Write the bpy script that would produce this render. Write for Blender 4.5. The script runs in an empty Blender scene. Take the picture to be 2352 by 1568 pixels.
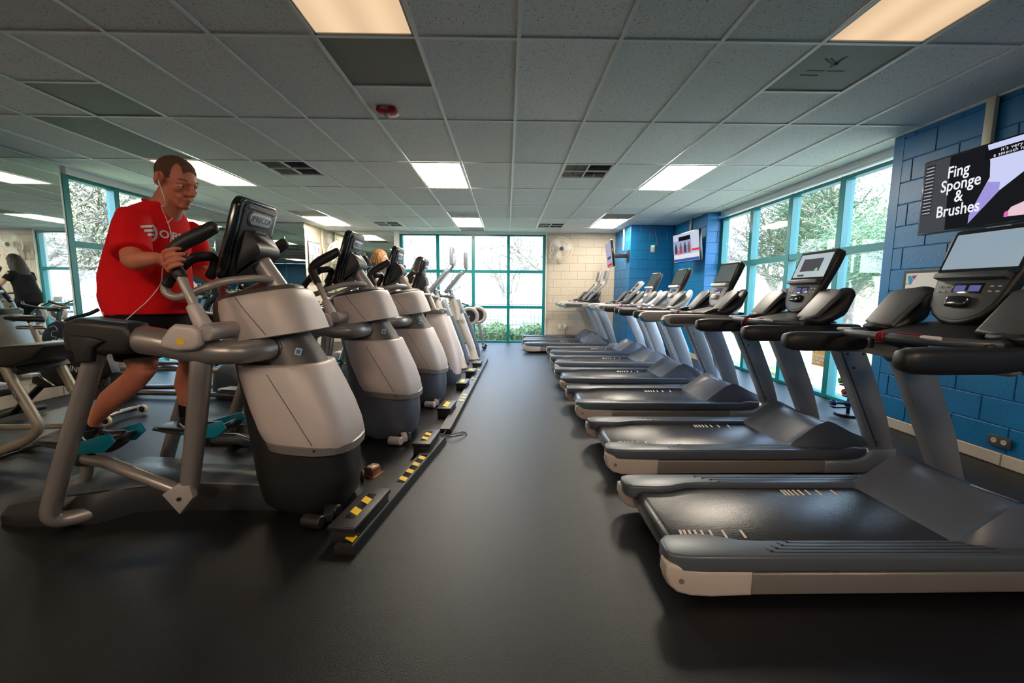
import bpy, bmesh, math, random
from mathutils import Vector, Matrix, noise
from mathutils.bvhtree import BVHTree
PI = math.pi
R = math.radians
random.seed(7)
SC = bpy.context.scene
COL = SC.collection

# ------------------------------------------------------------------ camera
cam_d = bpy.data.cameras.new('camera')
cam = bpy.data.objects.new('camera', cam_d)
COL.objects.link(cam)
SC.camera = cam
cam_d.sensor_width = 36.0
cam_d.lens = 14.767
cam_d.clip_start = 0.05
cam_d.clip_end = 400
_r = Vector((0.99989, -0.01202, 0.00668)); _f = Vector((0.01277, 0.99325, -0.11532))
_f.normalize(); _r = (_r - _f * _r.dot(_f)).normalized(); _u = _r.cross(_f)
cam.matrix_world = Matrix(((_r.x, _u.x, -_f.x, 0), (_r.y, _u.y, -_f.y, 0), (_r.z, _u.z, -_f.z, 1.28), (0, 0, 0, 1)))

# ------------------------------------------------------------------ world, sun, exposure
W = bpy.data.worlds.new('world'); SC.world = W; W.use_nodes = True
nt = W.node_tree; nt.nodes.clear()
_o = nt.nodes.new('ShaderNodeOutputWorld'); _b = nt.nodes.new('ShaderNodeBackground')
_tc = nt.nodes.new('ShaderNodeTexCoord'); _sx = nt.nodes.new('ShaderNodeSeparateXYZ')
_cr = nt.nodes.new('ShaderNodeValToRGB')
nt.links.new(_tc.outputs['Generated'], _sx.inputs[0]); nt.links.new(_sx.outputs['Z'], _cr.inputs[0])
nt.links.new(_cr.outputs[0], _b.inputs[0]); nt.links.new(_b.outputs[0], _o.inputs[0])
_cr.color_ramp.elements[0].position = 0.0; _cr.color_ramp.elements[0].color = (0.86, 0.93, 1.0, 1)
_cr.color_ramp.elements[1].position = 0.7; _cr.color_ramp.elements[1].color = (0.34, 0.56, 1.0, 1)
_b.inputs[1].default_value = 3.2
sd = bpy.data.lights.new('sun', 'SUN'); sd.energy = 7.0; sd.color = (1.0, 0.94, 0.84); sd.angle = R(0.6)
sun = bpy.data.objects.new('sun', sd); COL.objects.link(sun)
sun.rotation_euler = Vector((0.10, 0.62, -0.78)).to_track_quat('-Z', 'Y').to_euler()
sun.location = (0, -20, 30)
SC.view_settings.view_transform = 'Standard'
SC.view_settings.look = 'None'
SC.view_settings.exposure = 2.0
SC.view_settings.gamma = 1.0
SC.view_settings.use_curve_mapping = False

def portal(loc, size, aim):
    d = bpy.data.lights.new('window_portal', 'AREA'); d.shape = 'RECTANGLE'; d.size, d.size_y = size
    d.cycles.is_portal = True
    o = bpy.data.objects.new('window_portal', d); COL.objects.link(o)
    o.location = loc; o.rotation_euler = Vector(aim).to_track_quat('-Z', 'Z').to_euler()
portal((-0.86, 10.98, 1.36), (3.6, 2.75), (0, -1, 0))
portal((4.15, 6.1, 1.36), (3.9, 2.75), (-1, 0, 0))
portal((-5.65, 6.4, 1.36), (1.9, 2.75), (1, 0, 0))

# ------------------------------------------------------------------ materials
MATS = {}
def mat(name, col, rough=0.5, metal=0.0, var=0.0, vscale=8.0, bump=0.0, bscale=60.0, spec=0.5, coat=0.0, emit=None, estr=0.0, speck=None, alpha=None, trans=0.0):
    if name in MATS: return MATS[name]
    m = bpy.data.materials.new(name); m.use_nodes = True
    n = m.node_tree.nodes; l = m.node_tree.links
    b = n['Principled BSDF']
    c4 = (col[0], col[1], col[2], 1)
    b.inputs['Base Color'].default_value = c4
    b.inputs['Roughness'].default_value = rough
    b.inputs['Metallic'].default_value = metal
    b.inputs['Specular IOR Level'].default_value = spec
    if coat: b.inputs['Coat Weight'].default_value = coat; b.inputs['Coat Roughness'].default_value = 0.12
    if emit: b.inputs['Emission Color'].default_value = (*emit, 1); b.inputs['Emission Strength'].default_value = estr
    if trans: b.inputs['Transmission Weight'].default_value = trans
    if alpha is not None: b.inputs['Alpha'].default_value = alpha
    tc = n.new('ShaderNodeTexCoord')
    last = None
    if var or True:
        nz = n.new('ShaderNodeTexNoise'); nz.inputs['Scale'].default_value = vscale; nz.inputs['Detail'].default_value = 4
        l.new(tc.outputs['Object'], nz.inputs['Vector'])
        mx = n.new('ShaderNodeMix'); mx.data_type = 'RGBA'
        v = max(var, 0.03)
        mx.inputs[6].default_value = (*[max(0, x * (1 - v)) for x in col], 1)
        mx.inputs[7].default_value = (*[min(1, x * (1 + v)) for x in col], 1)
        l.new(nz.outputs['Fac'], mx.inputs[0]); l.new(mx.outputs[2], b.inputs['Base Color'])
        last = mx
    if speck:
        sc_, thr, scol = speck
        n2 = n.new('ShaderNodeTexNoise'); n2.inputs['Scale'].default_value = sc_; n2.inputs['Detail'].default_value = 2
        l.new(tc.outputs['Object'], n2.inputs['Vector'])
        cr = n.new('ShaderNodeValToRGB'); cr.color_ramp.elements[0].position = thr; cr.color_ramp.elements[1].position = thr + 0.04
        l.new(n2.outputs['Fac'], cr.inputs[0])
        m2 = n.new('ShaderNodeMix'); m2.data_type = 'RGBA'; m2.inputs[7].default_value = (*scol, 1)
        l.new(cr.outputs[0], m2.inputs[0]); l.new(last.outputs[2], m2.inputs[6]); l.new(m2.outputs[2], b.inputs['Base Color'])
    if bump:
        n3 = n.new('ShaderNodeTexNoise'); n3.inputs['Scale'].default_value = bscale; n3.inputs['Detail'].default_value = 3
        l.new(tc.outputs['Object'], n3.inputs['Vector'])
        bp = n.new('ShaderNodeBump'); bp.inputs['Strength'].default_value = bump; bp.inputs['Distance'].default_value = 0.004
        l.new(n3.outputs['Fac'], bp.inputs['Height']); l.new(bp.outputs[0], b.inputs['Normal'])
    MATS[name] = m
    return m

def emis(name, col, s):
    if name in MATS: return MATS[name]
    m = bpy.data.materials.new(name); m.use_nodes = True; n = m.node_tree.nodes; n.clear()
    e = n.new('ShaderNodeEmission'); e.inputs[0].default_value = (*col, 1); e.inputs[1].default_value = s
    o = n.new('ShaderNodeOutputMaterial'); m.node_tree.links.new(e.outputs[0], o.inputs[0])
    MATS[name] = m; return m

def glass_mat(name, tint=(0.93, 0.97, 0.98), refl=0.08):
    m = bpy.data.materials.new(name); m.use_nodes = True; n = m.node_tree.nodes; n.clear(); l = m.node_tree.links
    t = n.new('ShaderNodeBsdfTransparent'); t.inputs[0].default_value = (*tint, 1)
    g = n.new('ShaderNodeBsdfGlossy'); g.inputs['Roughness'].default_value = 0.0
    f = n.new('ShaderNodeLayerWeight'); f.inputs[0].default_value = 0.5
    p = n.new('ShaderNodeMath'); p.operation = 'POWER'; p.inputs[1].default_value = 4.0; l.new(f.outputs['Facing'], p.inputs[0])
    q = n.new('ShaderNodeMath'); q.operation = 'MULTIPLY_ADD'; q.inputs[1].default_value = 0.6; q.inputs[2].default_value = 0.035; l.new(p.outputs[0], q.inputs[0])
    mx = n.new('ShaderNodeMixShader'); o = n.new('ShaderNodeOutputMaterial')
    l.new(q.outputs[0], mx.inputs[0]); l.new(t.outputs[0], mx.inputs[1]); l.new(g.outputs[0], mx.inputs[2]); l.new(mx.outputs[0], o.inputs[0])
    MATS[name] = m; return m

M = {}
M['rubber'] = mat('rubber_floor', (0.0048, 0.0048, 0.006), 0.38, var=0.25, vscale=1.6, bump=0.35, bscale=260, spec=0.38, speck=(230, 0.68, (0.035, 0.032, 0.03)))
M['blue'] = mat('blue_block_paint', (0.0, 0.15, 0.37), 0.42, var=0.10, vscale=3, bump=0.5, bscale=45)
M['blue_joint'] = mat('blue_joint_paint', (0.005, 0.12, 0.32), 0.6, bump=0.3, bscale=80)
M['beige'] = mat('beige_block_paint', (0.52, 0.46, 0.37), 0.5, var=0.08, vscale=3, bump=0.5, bscale=45)
M['beige_joint'] = mat('beige_joint_paint', (0.42, 0.37, 0.30), 0.7, bump=0.3, bscale=80)
M['teal'] = mat('teal_window_frame', (0.0, 0.17, 0.175), 0.35, var=0.05)
M['white'] = mat('white_plaster', (0.72, 0.72, 0.68), 0.6, var=0.04)
M['grid'] = mat('ceiling_grid_white', (0.84, 0.85, 0.82), 0.45, var=0.05)
M['silver'] = mat('silver_plastic', (0.42, 0.385, 0.365), 0.38, metal=0.35, var=0.05, bump=0.05, bscale=400)
M['pearl'] = mat('pearl_plastic', (0.56, 0.485, 0.455), 0.45, metal=0.15, var=0.04, bump=0.08, bscale=500)
M['tube'] = mat('grey_metallic_tube', (0.30, 0.275, 0.26), 0.33, metal=0.55, var=0.04)
M['neck'] = mat('brown_grey_metal', (0.10, 0.092, 0.085), 0.42, metal=0.4, var=0.05)
M['black'] = mat('black_plastic', (0.013, 0.013, 0.014), 0.42, var=0.1, bump=0.08, bscale=500)
M['gloss'] = mat('glossy_black', (0.008, 0.008, 0.009), 0.16, var=0.05, coat=0.4)
M['dgrey'] = mat('dark_grey_plastic', (0.055, 0.06, 0.07), 0.42, var=0.06, bump=0.08, bscale=400)
M['navy'] = mat('slate_plastic', (0.075, 0.085, 0.11), 0.4, var=0.05)
M['rail'] = mat('side_rail_grey', (0.085, 0.10, 0.12), 0.36, metal=0.2, var=0.06)
M['upright'] = mat('upright_silver_paint', (0.30, 0.32, 0.35), 0.36, metal=0.45, var=0.04, bump=0.05, bscale=500)
M['capbeige'] = mat('pale_cap_plastic', (0.45, 0.39, 0.34), 0.42, var=0.05)
M['sideframe'] = mat('side_frame_paint', (0.22, 0.20, 0.185), 0.40, metal=0.4, var=0.05)
M['belt'] = mat('belt_rubber', (0.020, 0.020, 0.022), 0.24, var=0.3, vscale=5, bump=0.25, bscale=180)
M['tealp'] = mat('teal_plastic', (0.0, 0.17, 0.25), 0.4, var=0.04)
M['mark'] = mat('belt_mark_tan', (0.72, 0.58, 0.46), 0.6)
M['badge'] = mat('silver_badge', (0.62, 0.64, 0.66), 0.35, var=0.02)
M['ink'] = mat('grey_lettering', (0.12, 0.15, 0.25), 0.5)
M['yellow'] = mat('yellow_tape', (0.85, 0.55, 0.0), 0.45, var=0.06)
M['red'] = mat('red_plastic', (0.40, 0.01, 0.015), 0.35)
M['skin'] = mat('ruddy_skin', (0.60, 0.195, 0.11), 0.5, var=0.10, vscale=14, bump=0.12, bscale=120)
M['skin2'] = mat('fair_skin', (0.62, 0.33, 0.22), 0.5, var=0.05)
M['shirt'] = mat('red_cotton', (0.82, 0.008, 0.012), 0.85, var=0.08, vscale=10, bump=0.25, bscale=300, spec=0.2)
M['cloth'] = mat('black_cotton', (0.010, 0.010, 0.012), 0.9, var=0.1, bump=0.2, bscale=200, spec=0.2)
M['hairb'] = mat('cropped_brown_hair', (0.11, 0.045, 0.025), 0.75, var=0.35, vscale=60, bump=0.6, bscale=350)
M['hairl'] = mat('light_brown_hair', (0.26, 0.12, 0.04), 0.5, var=0.4, vscale=30, bump=0.6, bscale=150)
M['haird'] = mat('dark_brown_hair', (0.018, 0.010, 0.008), 0.5, var=0.4, vscale=30, bump=0.6, bscale=150)
M['wire'] = mat('white_cable', (0.80, 0.74, 0.66), 0.45)
M['ivory'] = mat('ivory_plastic', (0.62, 0.56, 0.42), 0.45)
M['chrome'] = mat('polished_steel', (0.55, 0.53, 0.5), 0.2, metal=1.0)
M['paper'] = mat('white_paper', (0.78, 0.78, 0.76), 0.7)
M['olive'] = mat('putty_frame_paint', (0.30, 0.27, 0.21), 0.4, metal=0.25)
M['dark_tablet'] = mat('black_vinyl', (0.012, 0.012, 0.013), 0.35, bump=0.1, bscale=90)
M['concrete'] = mat('light_pavement', (0.46, 0.44, 0.43), 0.85, var=0.1, vscale=2, bump=0.2)
M['barkp'] = mat('overexposed_bark', (0.34, 0.30, 0.26), 0.85, var=0.2, vscale=6)  # bark of bare and thin trees, overexposure put into the paler colour
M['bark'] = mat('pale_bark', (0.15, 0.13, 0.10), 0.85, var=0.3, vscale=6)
M['leafl'] = mat('spring_leaf', (0.24, 0.30, 0.10), 0.7, var=0.4, vscale=3)
M['leafd'] = mat('pine_needle_green', (0.075, 0.14, 0.055), 0.7, var=0.5, vscale=3)
M['leafo'] = mat('budding_leaf', (0.60, 0.52, 0.40), 0.7, var=0.35, vscale=3)  # pale buds, lightened further to put the far window's white-out in the colour
M['glass'] = glass_mat('window_glass')
M['mirror'] = mat('silvered_mirror', (0.66, 0.72, 0.68), 0.0, metal=1.0)
M['copper'] = mat('copper_brown', (0.32, 0.16, 0.09), 0.35, metal=0.7)
M['lamp_far'] = emis('lamp_white', (1.0, 0.88, 0.72), 11.0)
M['warmtube'] = mat('lamp_frame', (0.55, 0.5, 0.42), 0.5)

def lamp_ribbed(name, col, s):
    m = bpy.data.materials.new(name); m.use_nodes = True; n = m.node_tree.nodes; n.clear(); l = m.node_tree.links
    tc = n.new('ShaderNodeTexCoord'); sx = n.new('ShaderNodeSeparateXYZ'); l.new(tc.outputs['Object'], sx.inputs[0])
    # two tubes running along the fitting show through the lens as brighter bands
    m1 = n.new('ShaderNodeMath'); m1.operation = 'MULTIPLY'; m1.inputs[1].default_value = 23.0; l.new(sx.outputs['X'], m1.inputs[0])
    m2 = n.new('ShaderNodeMath'); m2.operation = 'COSINE'; l.new(m1.outputs[0], m2.inputs[0])
    wv = n.new('ShaderNodeTexWave'); wv.inputs['Scale'].default_value = 26; wv.inputs['Distortion'].default_value = 0; l.new(tc.outputs['Object'], wv.inputs[0])
    m3 = n.new('ShaderNodeMath'); m3.operation = 'MULTIPLY_ADD'; m3.inputs[1].default_value = -0.10; m3.inputs[2].default_value = 1.0; l.new(m2.outputs[0], m3.inputs[0])
    m4 = n.new('ShaderNodeMath'); m4.operation = 'MULTIPLY_ADD'; m4.inputs[1].default_value = 0.08; l.new(wv.outputs['Fac'], m4.inputs[0]); l.new(m3.outputs[0], m4.inputs[2])
    m5 = n.new('ShaderNodeMath'); m5.operation = 'MULTIPLY'; m5.inputs[1].default_value = s; l.new(m4.outputs[0], m5.inputs[0])
    e = n.new('ShaderNodeEmission'); e.inputs[0].default_value = (*col, 1); l.new(m5.outputs[0], e.inputs[1])
    o = n.new('ShaderNodeOutputMaterial'); l.new(e.outputs[0], o.inputs[0])
    return m
M['lamp_near'] = lamp_ribbed('lamp_warm_lens', (1.0, 0.70, 0.43), 0.21)

def tile_mat():
    m = bpy.data.materials.new('fissured_ceiling_tile'); m.use_nodes = True; n = m.node_tree.nodes; l = m.node_tree.links
    b = n['Principled BSDF']; b.inputs['Roughness'].default_value = 0.95; b.inputs['Specular IOR Level'].default_value = 0.1
    g = n.new('ShaderNodeNewGeometry')
    n1 = n.new('ShaderNodeTexNoise'); n1.inputs['Scale'].default_value = 105; n1.inputs['Detail'].default_value = 2; n1.inputs['Distortion'].default_value = 0.7
    l.new(g.outputs['Position'], n1.inputs['Vector'])
    cr = n.new('ShaderNodeValToRGB'); cr.color_ramp.elements[0].position = 0.30; cr.color_ramp.elements[0].color = (0.36, 0.34, 0.31, 1)
    cr.color_ramp.elements[1].position = 0.40; cr.color_ramp.elements[1].color = (1, 1, 1, 1)
    l.new(n1.outputs['Fac'], cr.inputs[0])
    oi = n.new('ShaderNodeObjectInfo')
    c2 = n.new('ShaderNodeValToRGB'); c2.color_ramp.elements[0].color = (0.76, 0.79, 0.76, 1); c2.color_ramp.elements[1].color = (0.86, 0.885, 0.86, 1)
    l.new(oi.outputs['Random'], c2.inputs[0])
    mx = n.new('ShaderNodeMix'); mx.data_type = 'RGBA'; mx.blend_type = 'MULTIPLY'; mx.inputs[0].default_value = 1.0
    l.new(c2.outputs[0], mx.inputs[6]); l.new(cr.outputs[0], mx.inputs[7]); l.new(mx.outputs[2], b.inputs['Base Color'])
    return m
M['tile'] = tile_mat()

def grass_mat():
    m = bpy.data.materials.new('lawn'); m.use_nodes = True; n = m.node_tree.nodes; l = m.node_tree.links
    b = n['Principled BSDF']; b.inputs['Roughness'].default_value = 0.95
    g = n.new('ShaderNodeNewGeometry')
    n1 = n.new('ShaderNodeTexNoise'); n1.inputs['Scale'].default_value = 0.9; n1.inputs['Detail'].default_value = 8; l.new(g.outputs['Position'], n1.inputs['Vector'])
    cr = n.new('ShaderNodeValToRGB'); e = cr.color_ramp.elements
    e[0].position = 0.38; e[0].color = (0.055, 0.12, 0.025, 1); e[1].position = 0.62; e[1].color = (0.32, 0.25, 0.18, 1)
    l.new(n1.outputs['Fac'], cr.inputs[0]); l.new(cr.outputs[0], b.inputs['Base Color'])
    return m
M['lawn'] = grass_mat()

# ------------------------------------------------------------------ mesh helpers
def V(*a): return Vector(a)
class MB:
    def __init__(s): s.bm = bmesh.new()
    def box(s, c, size, rot=None, bev=0.0, seg=2):
        t = bmesh.new(); bmesh.ops.create_cube(t, size=1.0)
        bmesh.ops.scale(t, vec=Vector(size), verts=t.verts)
        if bev > 0:
            bmesh.ops.bevel(t, geom=list(t.edges), offset=min(bev, min(size) * 0.49), segments=seg, affect='EDGES', profile=0.5)
        mtx = Matrix.Translation(Vector(c)) @ (rot.to_4x4() if rot is not None else Matrix.Identity(4))
        bmesh.ops.transform(t, matrix=mtx, verts=t.verts)
        s._merge(t); return s
    def _merge(s, t):
        me = bpy.data.meshes.new('tmp'); t.to_mesh(me); t.free(); s.bm.from_mesh(me); bpy.data.meshes.remove(me)
    def rings(s, rings, cap=True, closed=True):
        bm = s.bm; vr = []
        for rg in rings: vr.append([bm.verts.new(p) for p in rg])
        n = len(vr[0])
        for a, b in zip(vr[:-1], vr[1:]):
            for k in range(n if closed else n - 1):
                bm.faces.new((a[k], a[(k + 1) % n], b[(k + 1) % n], b[k]))
        if cap and closed:
            bm.faces.new(vr[0]); bm.faces.new(list(reversed(vr[-1])))
        return s
    def tube(s, pts, r, seg=12, sm=0, flat=1.0, up=None, capr=True):
        pts = [Vector(p) for p in pts]; m = len(pts)
        rs = r if isinstance(r, (list, tuple)) else [r] * m
        if sm: pts, rs = catmull(pts, rs, sm)
        if capr:
            d0 = (pts[1] - pts[0]).normalized(); d1 = (pts[-1] - pts[-2]).normalized()
            a, b = [], []
            for t in (0.98, 0.8, 0.45):
                q = math.sqrt(1 - t * t)
                a.append((pts[0] - d0 * rs[0] * t * 0.6, rs[0] * q)); b.append((pts[-1] + d1 * rs[-1] * t * 0.6, rs[-1] * q))
            pts = [x[0] for x in a] + pts + [x[0] for x in reversed(b)]; rs = [x[1] for x in a] + list(rs) + [x[1] for x in reversed(b)]
        n = len(pts); tang = []
        for i in range(n):
            t = (pts[min(i + 1, n - 1)] - pts[max(i - 1, 0)]); tang.append(t.normalized() if t.length > 1e-9 else Vector((0, 0, 1)))
        u = Vector(up) if up else (Vector((0, 0, 1)) if abs(tang[0].z) < 0.9 else Vector((0, 1, 0)))
        rings = []
        for i in range(n):
            t = tang[i]
            u = (u - t * u.dot(t))
            if u.length < 1e-6: u = t.orthogonal()
            u.normalize(); w = t.cross(u)
            rings.append([pts[i] + (u * math.cos(2 * PI * k / seg) + w * math.sin(2 * PI * k / seg) * flat) * rs[i] for k in range(seg)])
        return s.rings(rings)
    def cyl(s, c, axis, r, h, seg=24, bev=0.0, r2=None):
        a = Vector(axis).normalized(); c = Vector(c); r2 = r if r2 is None else r2
        p = []
        if bev: p = [(-h / 2, r - bev), (-h / 2 + bev, r), (h / 2 - bev, r2), (h / 2, r2 - bev)]
        else: p = [(-h / 2, r), (h / 2, r2)]
        u = a.orthogonal().normalized(); w = a.cross(u)
        return s.rings([[c + a * z + (u * math.cos(2 * PI * k / seg) + w * math.sin(2 * PI * k / seg)) * q for k in range(seg)] for z, q in p])
    def torus(s, c, axis, Rr, r, seg=32, rs=8):
        a = Vector(axis).normalized(); c = Vector(c); u = a.orthogonal().normalized(); w = a.cross(u)
        vr = []
        for k in range(seg):
            d = u * math.cos(2 * PI * k / seg) + w * math.sin(2 * PI * k / seg)
            vr.append([s.bm.verts.new(c + d * (Rr + r * math.cos(2 * PI * j / rs)) + a * r * math.sin(2 * PI * j / rs)) for j in range(rs)])
        for k in range(seg):
            A, B = vr[k], vr[(k + 1) % seg]
            for j in range(rs): s.bm.faces.new((A[j], A[(j + 1) % rs], B[(j + 1) % rs], B[j]))
        return s
    def prism(s, prof, y0, y1, bev=0.0, seg=2, axis='y'):
        """polygon given in (x,z), extruded along y from y0 to y1"""
        t = bmesh.new()
        if axis == 'y': a = [t.verts.new((x, y0, z)) for x, z in prof]; b = [t.verts.new((x, y1, z)) for x, z in prof]
        elif axis == 'x': a = [t.verts.new((y0, x, z)) for x, z in prof]; b = [t.verts.new((y1, x, z)) for x, z in prof]
        else: a = [t.verts.new((x, z, y0)) for x, z in prof]; b = [t.verts.new((x, z, y1)) for x, z in prof]
        n = len(prof); t.faces.new(a); t.faces.new(list(reversed(b)))
        for k in range(n): t.faces.new((a[k], b[k], b[(k + 1) % n], a[(k + 1) % n]))
        bmesh.ops.recalc_face_normals(t, faces=t.faces)
        if bev:
            ed = [e for e in t.edges if (e.verts[0] in a) == (e.verts[1] in a)]
            bmesh.ops.bevel(t, geom=ed, offset=bev, segments=seg, affect='EDGES', profile=0.5)
        s._merge(t); return s
    def sphere(s, c, r, seg=16, rot=None):
        t = bmesh.new(); bmesh.ops.create_uvsphere(t, u_segments=seg, v_segments=max(6, seg // 2), radius=1.0)
        rv = Vector(r) if isinstance(r, (tuple, list, Vector)) else Vector((r, r, r))
        mtx = Matrix.Translation(Vector(c)) @ (rot.to_4x4() if rot is not None else Matrix.Identity(4)) @ Matrix.Diagonal((*rv, 1))
        bmesh.ops.transform(t, matrix=mtx, verts=t.verts); s._merge(t); return s
    def add_mesh(s, me, mtx):
        t = bmesh.new(); t.from_mesh(me); bmesh.ops.transform(t, matrix=mtx, verts=t.verts); s._merge(t); return s
    def xf(s, mtx): bmesh.ops.transform(s.bm, matrix=mtx, verts=s.bm.verts); return s
    def mesh(s, name, m=None, smooth=38):
        bmesh.ops.recalc_face_normals(s.bm, faces=s.bm.faces)
        me = bpy.data.meshes.new(name); s.bm.to_mesh(me); s.bm.free()
        if smooth:
            me.polygons.foreach_set('use_smooth', [True] * len(me.polygons)); me.set_sharp_from_angle(angle=R(smooth))
        if m is not None: me.materials.append(M[m] if isinstance(m, str) else m)
        return me
    def build(s, name, m, parent=None, smooth=38, label=None):
        o = bpy.data.objects.new(name, s.mesh(name, m, smooth)); COL.objects.link(o)
        if parent is not None: o.parent = parent
        if label: o['label'] = label
        return o

def catmull(pts, rs, n):
    P, Q = [], []
    m = len(pts)
    for i in range(m - 1):
        p0, p1, p2, p3 = pts[max(i - 1, 0)], pts[i], pts[i + 1], pts[min(i + 2, m - 1)]
        for k in range(n):
            t = k / n; t2 = t * t; t3 = t2 * t
            P.append(0.5 * ((2 * p1) + (p2 - p0) * t + (2 * p0 - 5 * p1 + 4 * p2 - p3) * t2 + (3 * p1 - p0 - 3 * p2 + p3) * t3))
            Q.append(rs[i] + (rs[i + 1] - rs[i]) * t)
    P.append(pts[-1]); Q.append(rs[-1]); return P, Q

def rot(x=0, y=0, z=0):
    return Matrix.Rotation(R(z), 3, 'Z') @ Matrix.Rotation(R(y), 3, 'Y') @ Matrix.Rotation(R(x), 3, 'X')

def thing(name, label, cat, loc=(0, 0, 0), rz=0, group=None):
    o = bpy.data.objects.new(name, None); COL.objects.link(o); o.empty_display_size = 0.1
    o.location = loc; o.rotation_euler = (0, 0, rz); o['label'] = label; o['category'] = cat
    if group: o['group'] = group
    return o
def tag(o, label, cat, group=None, kind=None):
    o['label'] = label; o['category'] = cat
    if group: o['group'] = group
    if kind: o['kind'] = kind
    return o
def struct(o, label=None):
    o['kind'] = 'structure'
    if label: o['label'] = label
    return o
def copy_thing(src, loc, label, rz=None, group=None):
    r = src.copy(); COL.objects.link(r); r.location = loc; r['label'] = label
    if rz is not None: r.rotation_euler = (0, 0, rz)
    if group: r['group'] = group
    for ch in list(src.children):
        c = ch.copy(); COL.objects.link(c); c.parent = r
        for g in list(ch.children):
            d = g.copy(); COL.objects.link(d); d.parent = c
    return r

def text_mesh(txt, size, depth=0.0015, bold=0.0, align='CENTER', xs=1.0, shear=0.0, spacing=1.0):
    c = bpy.data.curves.new('txt', 'FONT'); c.body = txt; c.size = size; c.extrude = depth; c.offset = bold
    c.align_x = align; c.align_y = 'CENTER'; c.shear = shear; c.space_character = spacing; c.resolution_u = 3
    o = bpy.data.objects.new('txt', c); COL.objects.link(o)
    dg = bpy.context.evaluated_depsgraph_get(); dg.update()
    me = bpy.data.meshes.new_from_object(o.evaluated_get(dg))
    bpy.data.objects.remove(o); bpy.data.curves.remove(c)
    if xs != 1.0: me.transform(Matrix.Diagonal((xs, 1, 1, 1)))
    return me
def frame_mtx(origin, right, up):
    r = Vector(right).normalized(); u = Vector(up); u = (u - r * u.dot(r)).normalized(); n = r.cross(u)
    o = Vector(origin)
    return Matrix(((r.x, u.x, n.x, o.x), (r.y, u.y, n.y, o.y), (r.z, u.z, n.z, o.z), (0, 0, 0, 1)))
def text_obj(name, txt, size, mtx, m, parent=None, **k):
    me = text_mesh(txt, size, **k); me.transform(mtx)
    me.materials.clear(); me.materials.append(M[m] if isinstance(m, str) else m)
    o = bpy.data.objects.new(name, me); COL.objects.link(o)
    if parent is not None: o.parent = parent
    return o
def pill(w, h, seg=8):
    r = h / 2; p = []
    for k in range(seg + 1): a = -PI / 2 + PI * k / seg; p.append((w / 2 - r + r * math.cos(a), r * math.sin(a)))
    for k in range(seg + 1): a = PI / 2 + PI * k / seg; p.append((-w / 2 + r + r * math.cos(a), r * math.sin(a)))
    return p
def rrect(w, h, r, seg=4):
    p = []
    for cx, cy, a0 in ((w / 2 - r, -h / 2 + r, -90), (w / 2 - r, h / 2 - r, 0), (-w / 2 + r, h / 2 - r, 90), (-w / 2 + r, -h / 2 + r, 180)):
        for k in range(seg + 1):
            a = R(a0 + 90 * k / seg); p.append((cx + r * math.cos(a), cy + r * math.sin(a)))
    return p
def plate(mb, prof, mtx, th=0.002, bev=0.0):
    """flat polygon prof (u,v) extruded by th along the frame's normal"""
    t = MB(); t.prism(prof, 0, th, bev, axis='z'); t.xf(mtx)
    me = bpy.data.meshes.new('tmp'); t.bm.to_mesh(me); t.bm.free(); mb.bm.from_mesh(me); bpy.data.meshes.remove(me)
    return mb

# ================================================================== ROOM
ZC = 2.79
XW, XR, XWIN, YF, YB = -5.5, 3.74, 4.05, 10.8, -4.6
def slab(name, c, size, m, label=None, kind=True):
    o = MB().box(c, size).build(name, m, None, smooth=0)
    if kind: struct(o, label)
    elif label: o['label'] = label
    return o
floor = slab('floor', (-0.7, 3.15, -0.05), (9.9, 15.9, 0.1), 'rubber', 'black speckled rubber gym floor')
# ceiling: plenum slab, tiles, T-bars
ceiling = slab('ceiling', (-0.7, 3.15, 2.93), (9.9, 15.9, 0.10), 'white', 'suspended ceiling of fissured tiles in a white grid')
GX = lambda i: 0.064 + 0.6096 * i
GY = lambda j: 2.703 + 1.2192 * j
def tile_mesh(w, l):
    return MB().box((0, 0, 0.008), (w, l, 0.016), bev=0.004, seg=1).mesh('ceiling_tile', 'tile', 0)
TM_FULL = tile_mesh(0.592, 1.200); TM_HALF = tile_mesh(0.592, 0.590)
LIGHTS = {(-2, -1): 'near', (3, -1): 'near', (-7, 2): 'mid', (-2, 2): 'far', (3, 2): 'far', (-7, 5): 'far', (-2, 5): 'far', (3, 5): 'far', (-7, -1): 'near', (-7, -4): 'rear', (-2, -4): 'rear', (3, -4): 'rear'}
HALF = {(-2, 0): (0, 'perf'), (3, 0): (0, 'perfd'), (-5, 2): (0, 'egg'), (1, 2): (0, 'egg'), (-5, 5): (1, 'egg'), (1, 5): (1, 'egg'),
        (-2, 4): (1, 'perfd'), (3, 4): (1, 'perf'), (-7, 4): (1, 'perf'), (-2, 6): (0, 'perf'), (-6, 0): (1, 'perf')}
RIBBED = {(-7, 1)}
def tile(x, y, full=True):
    o = bpy.data.objects.new('ceiling_tile', TM_FULL if full else TM_HALF); COL.objects.link(o); o.location = (x, y, ZC + 0.003); o.parent = ceiling
    return o
edge_bm = MB()
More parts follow.
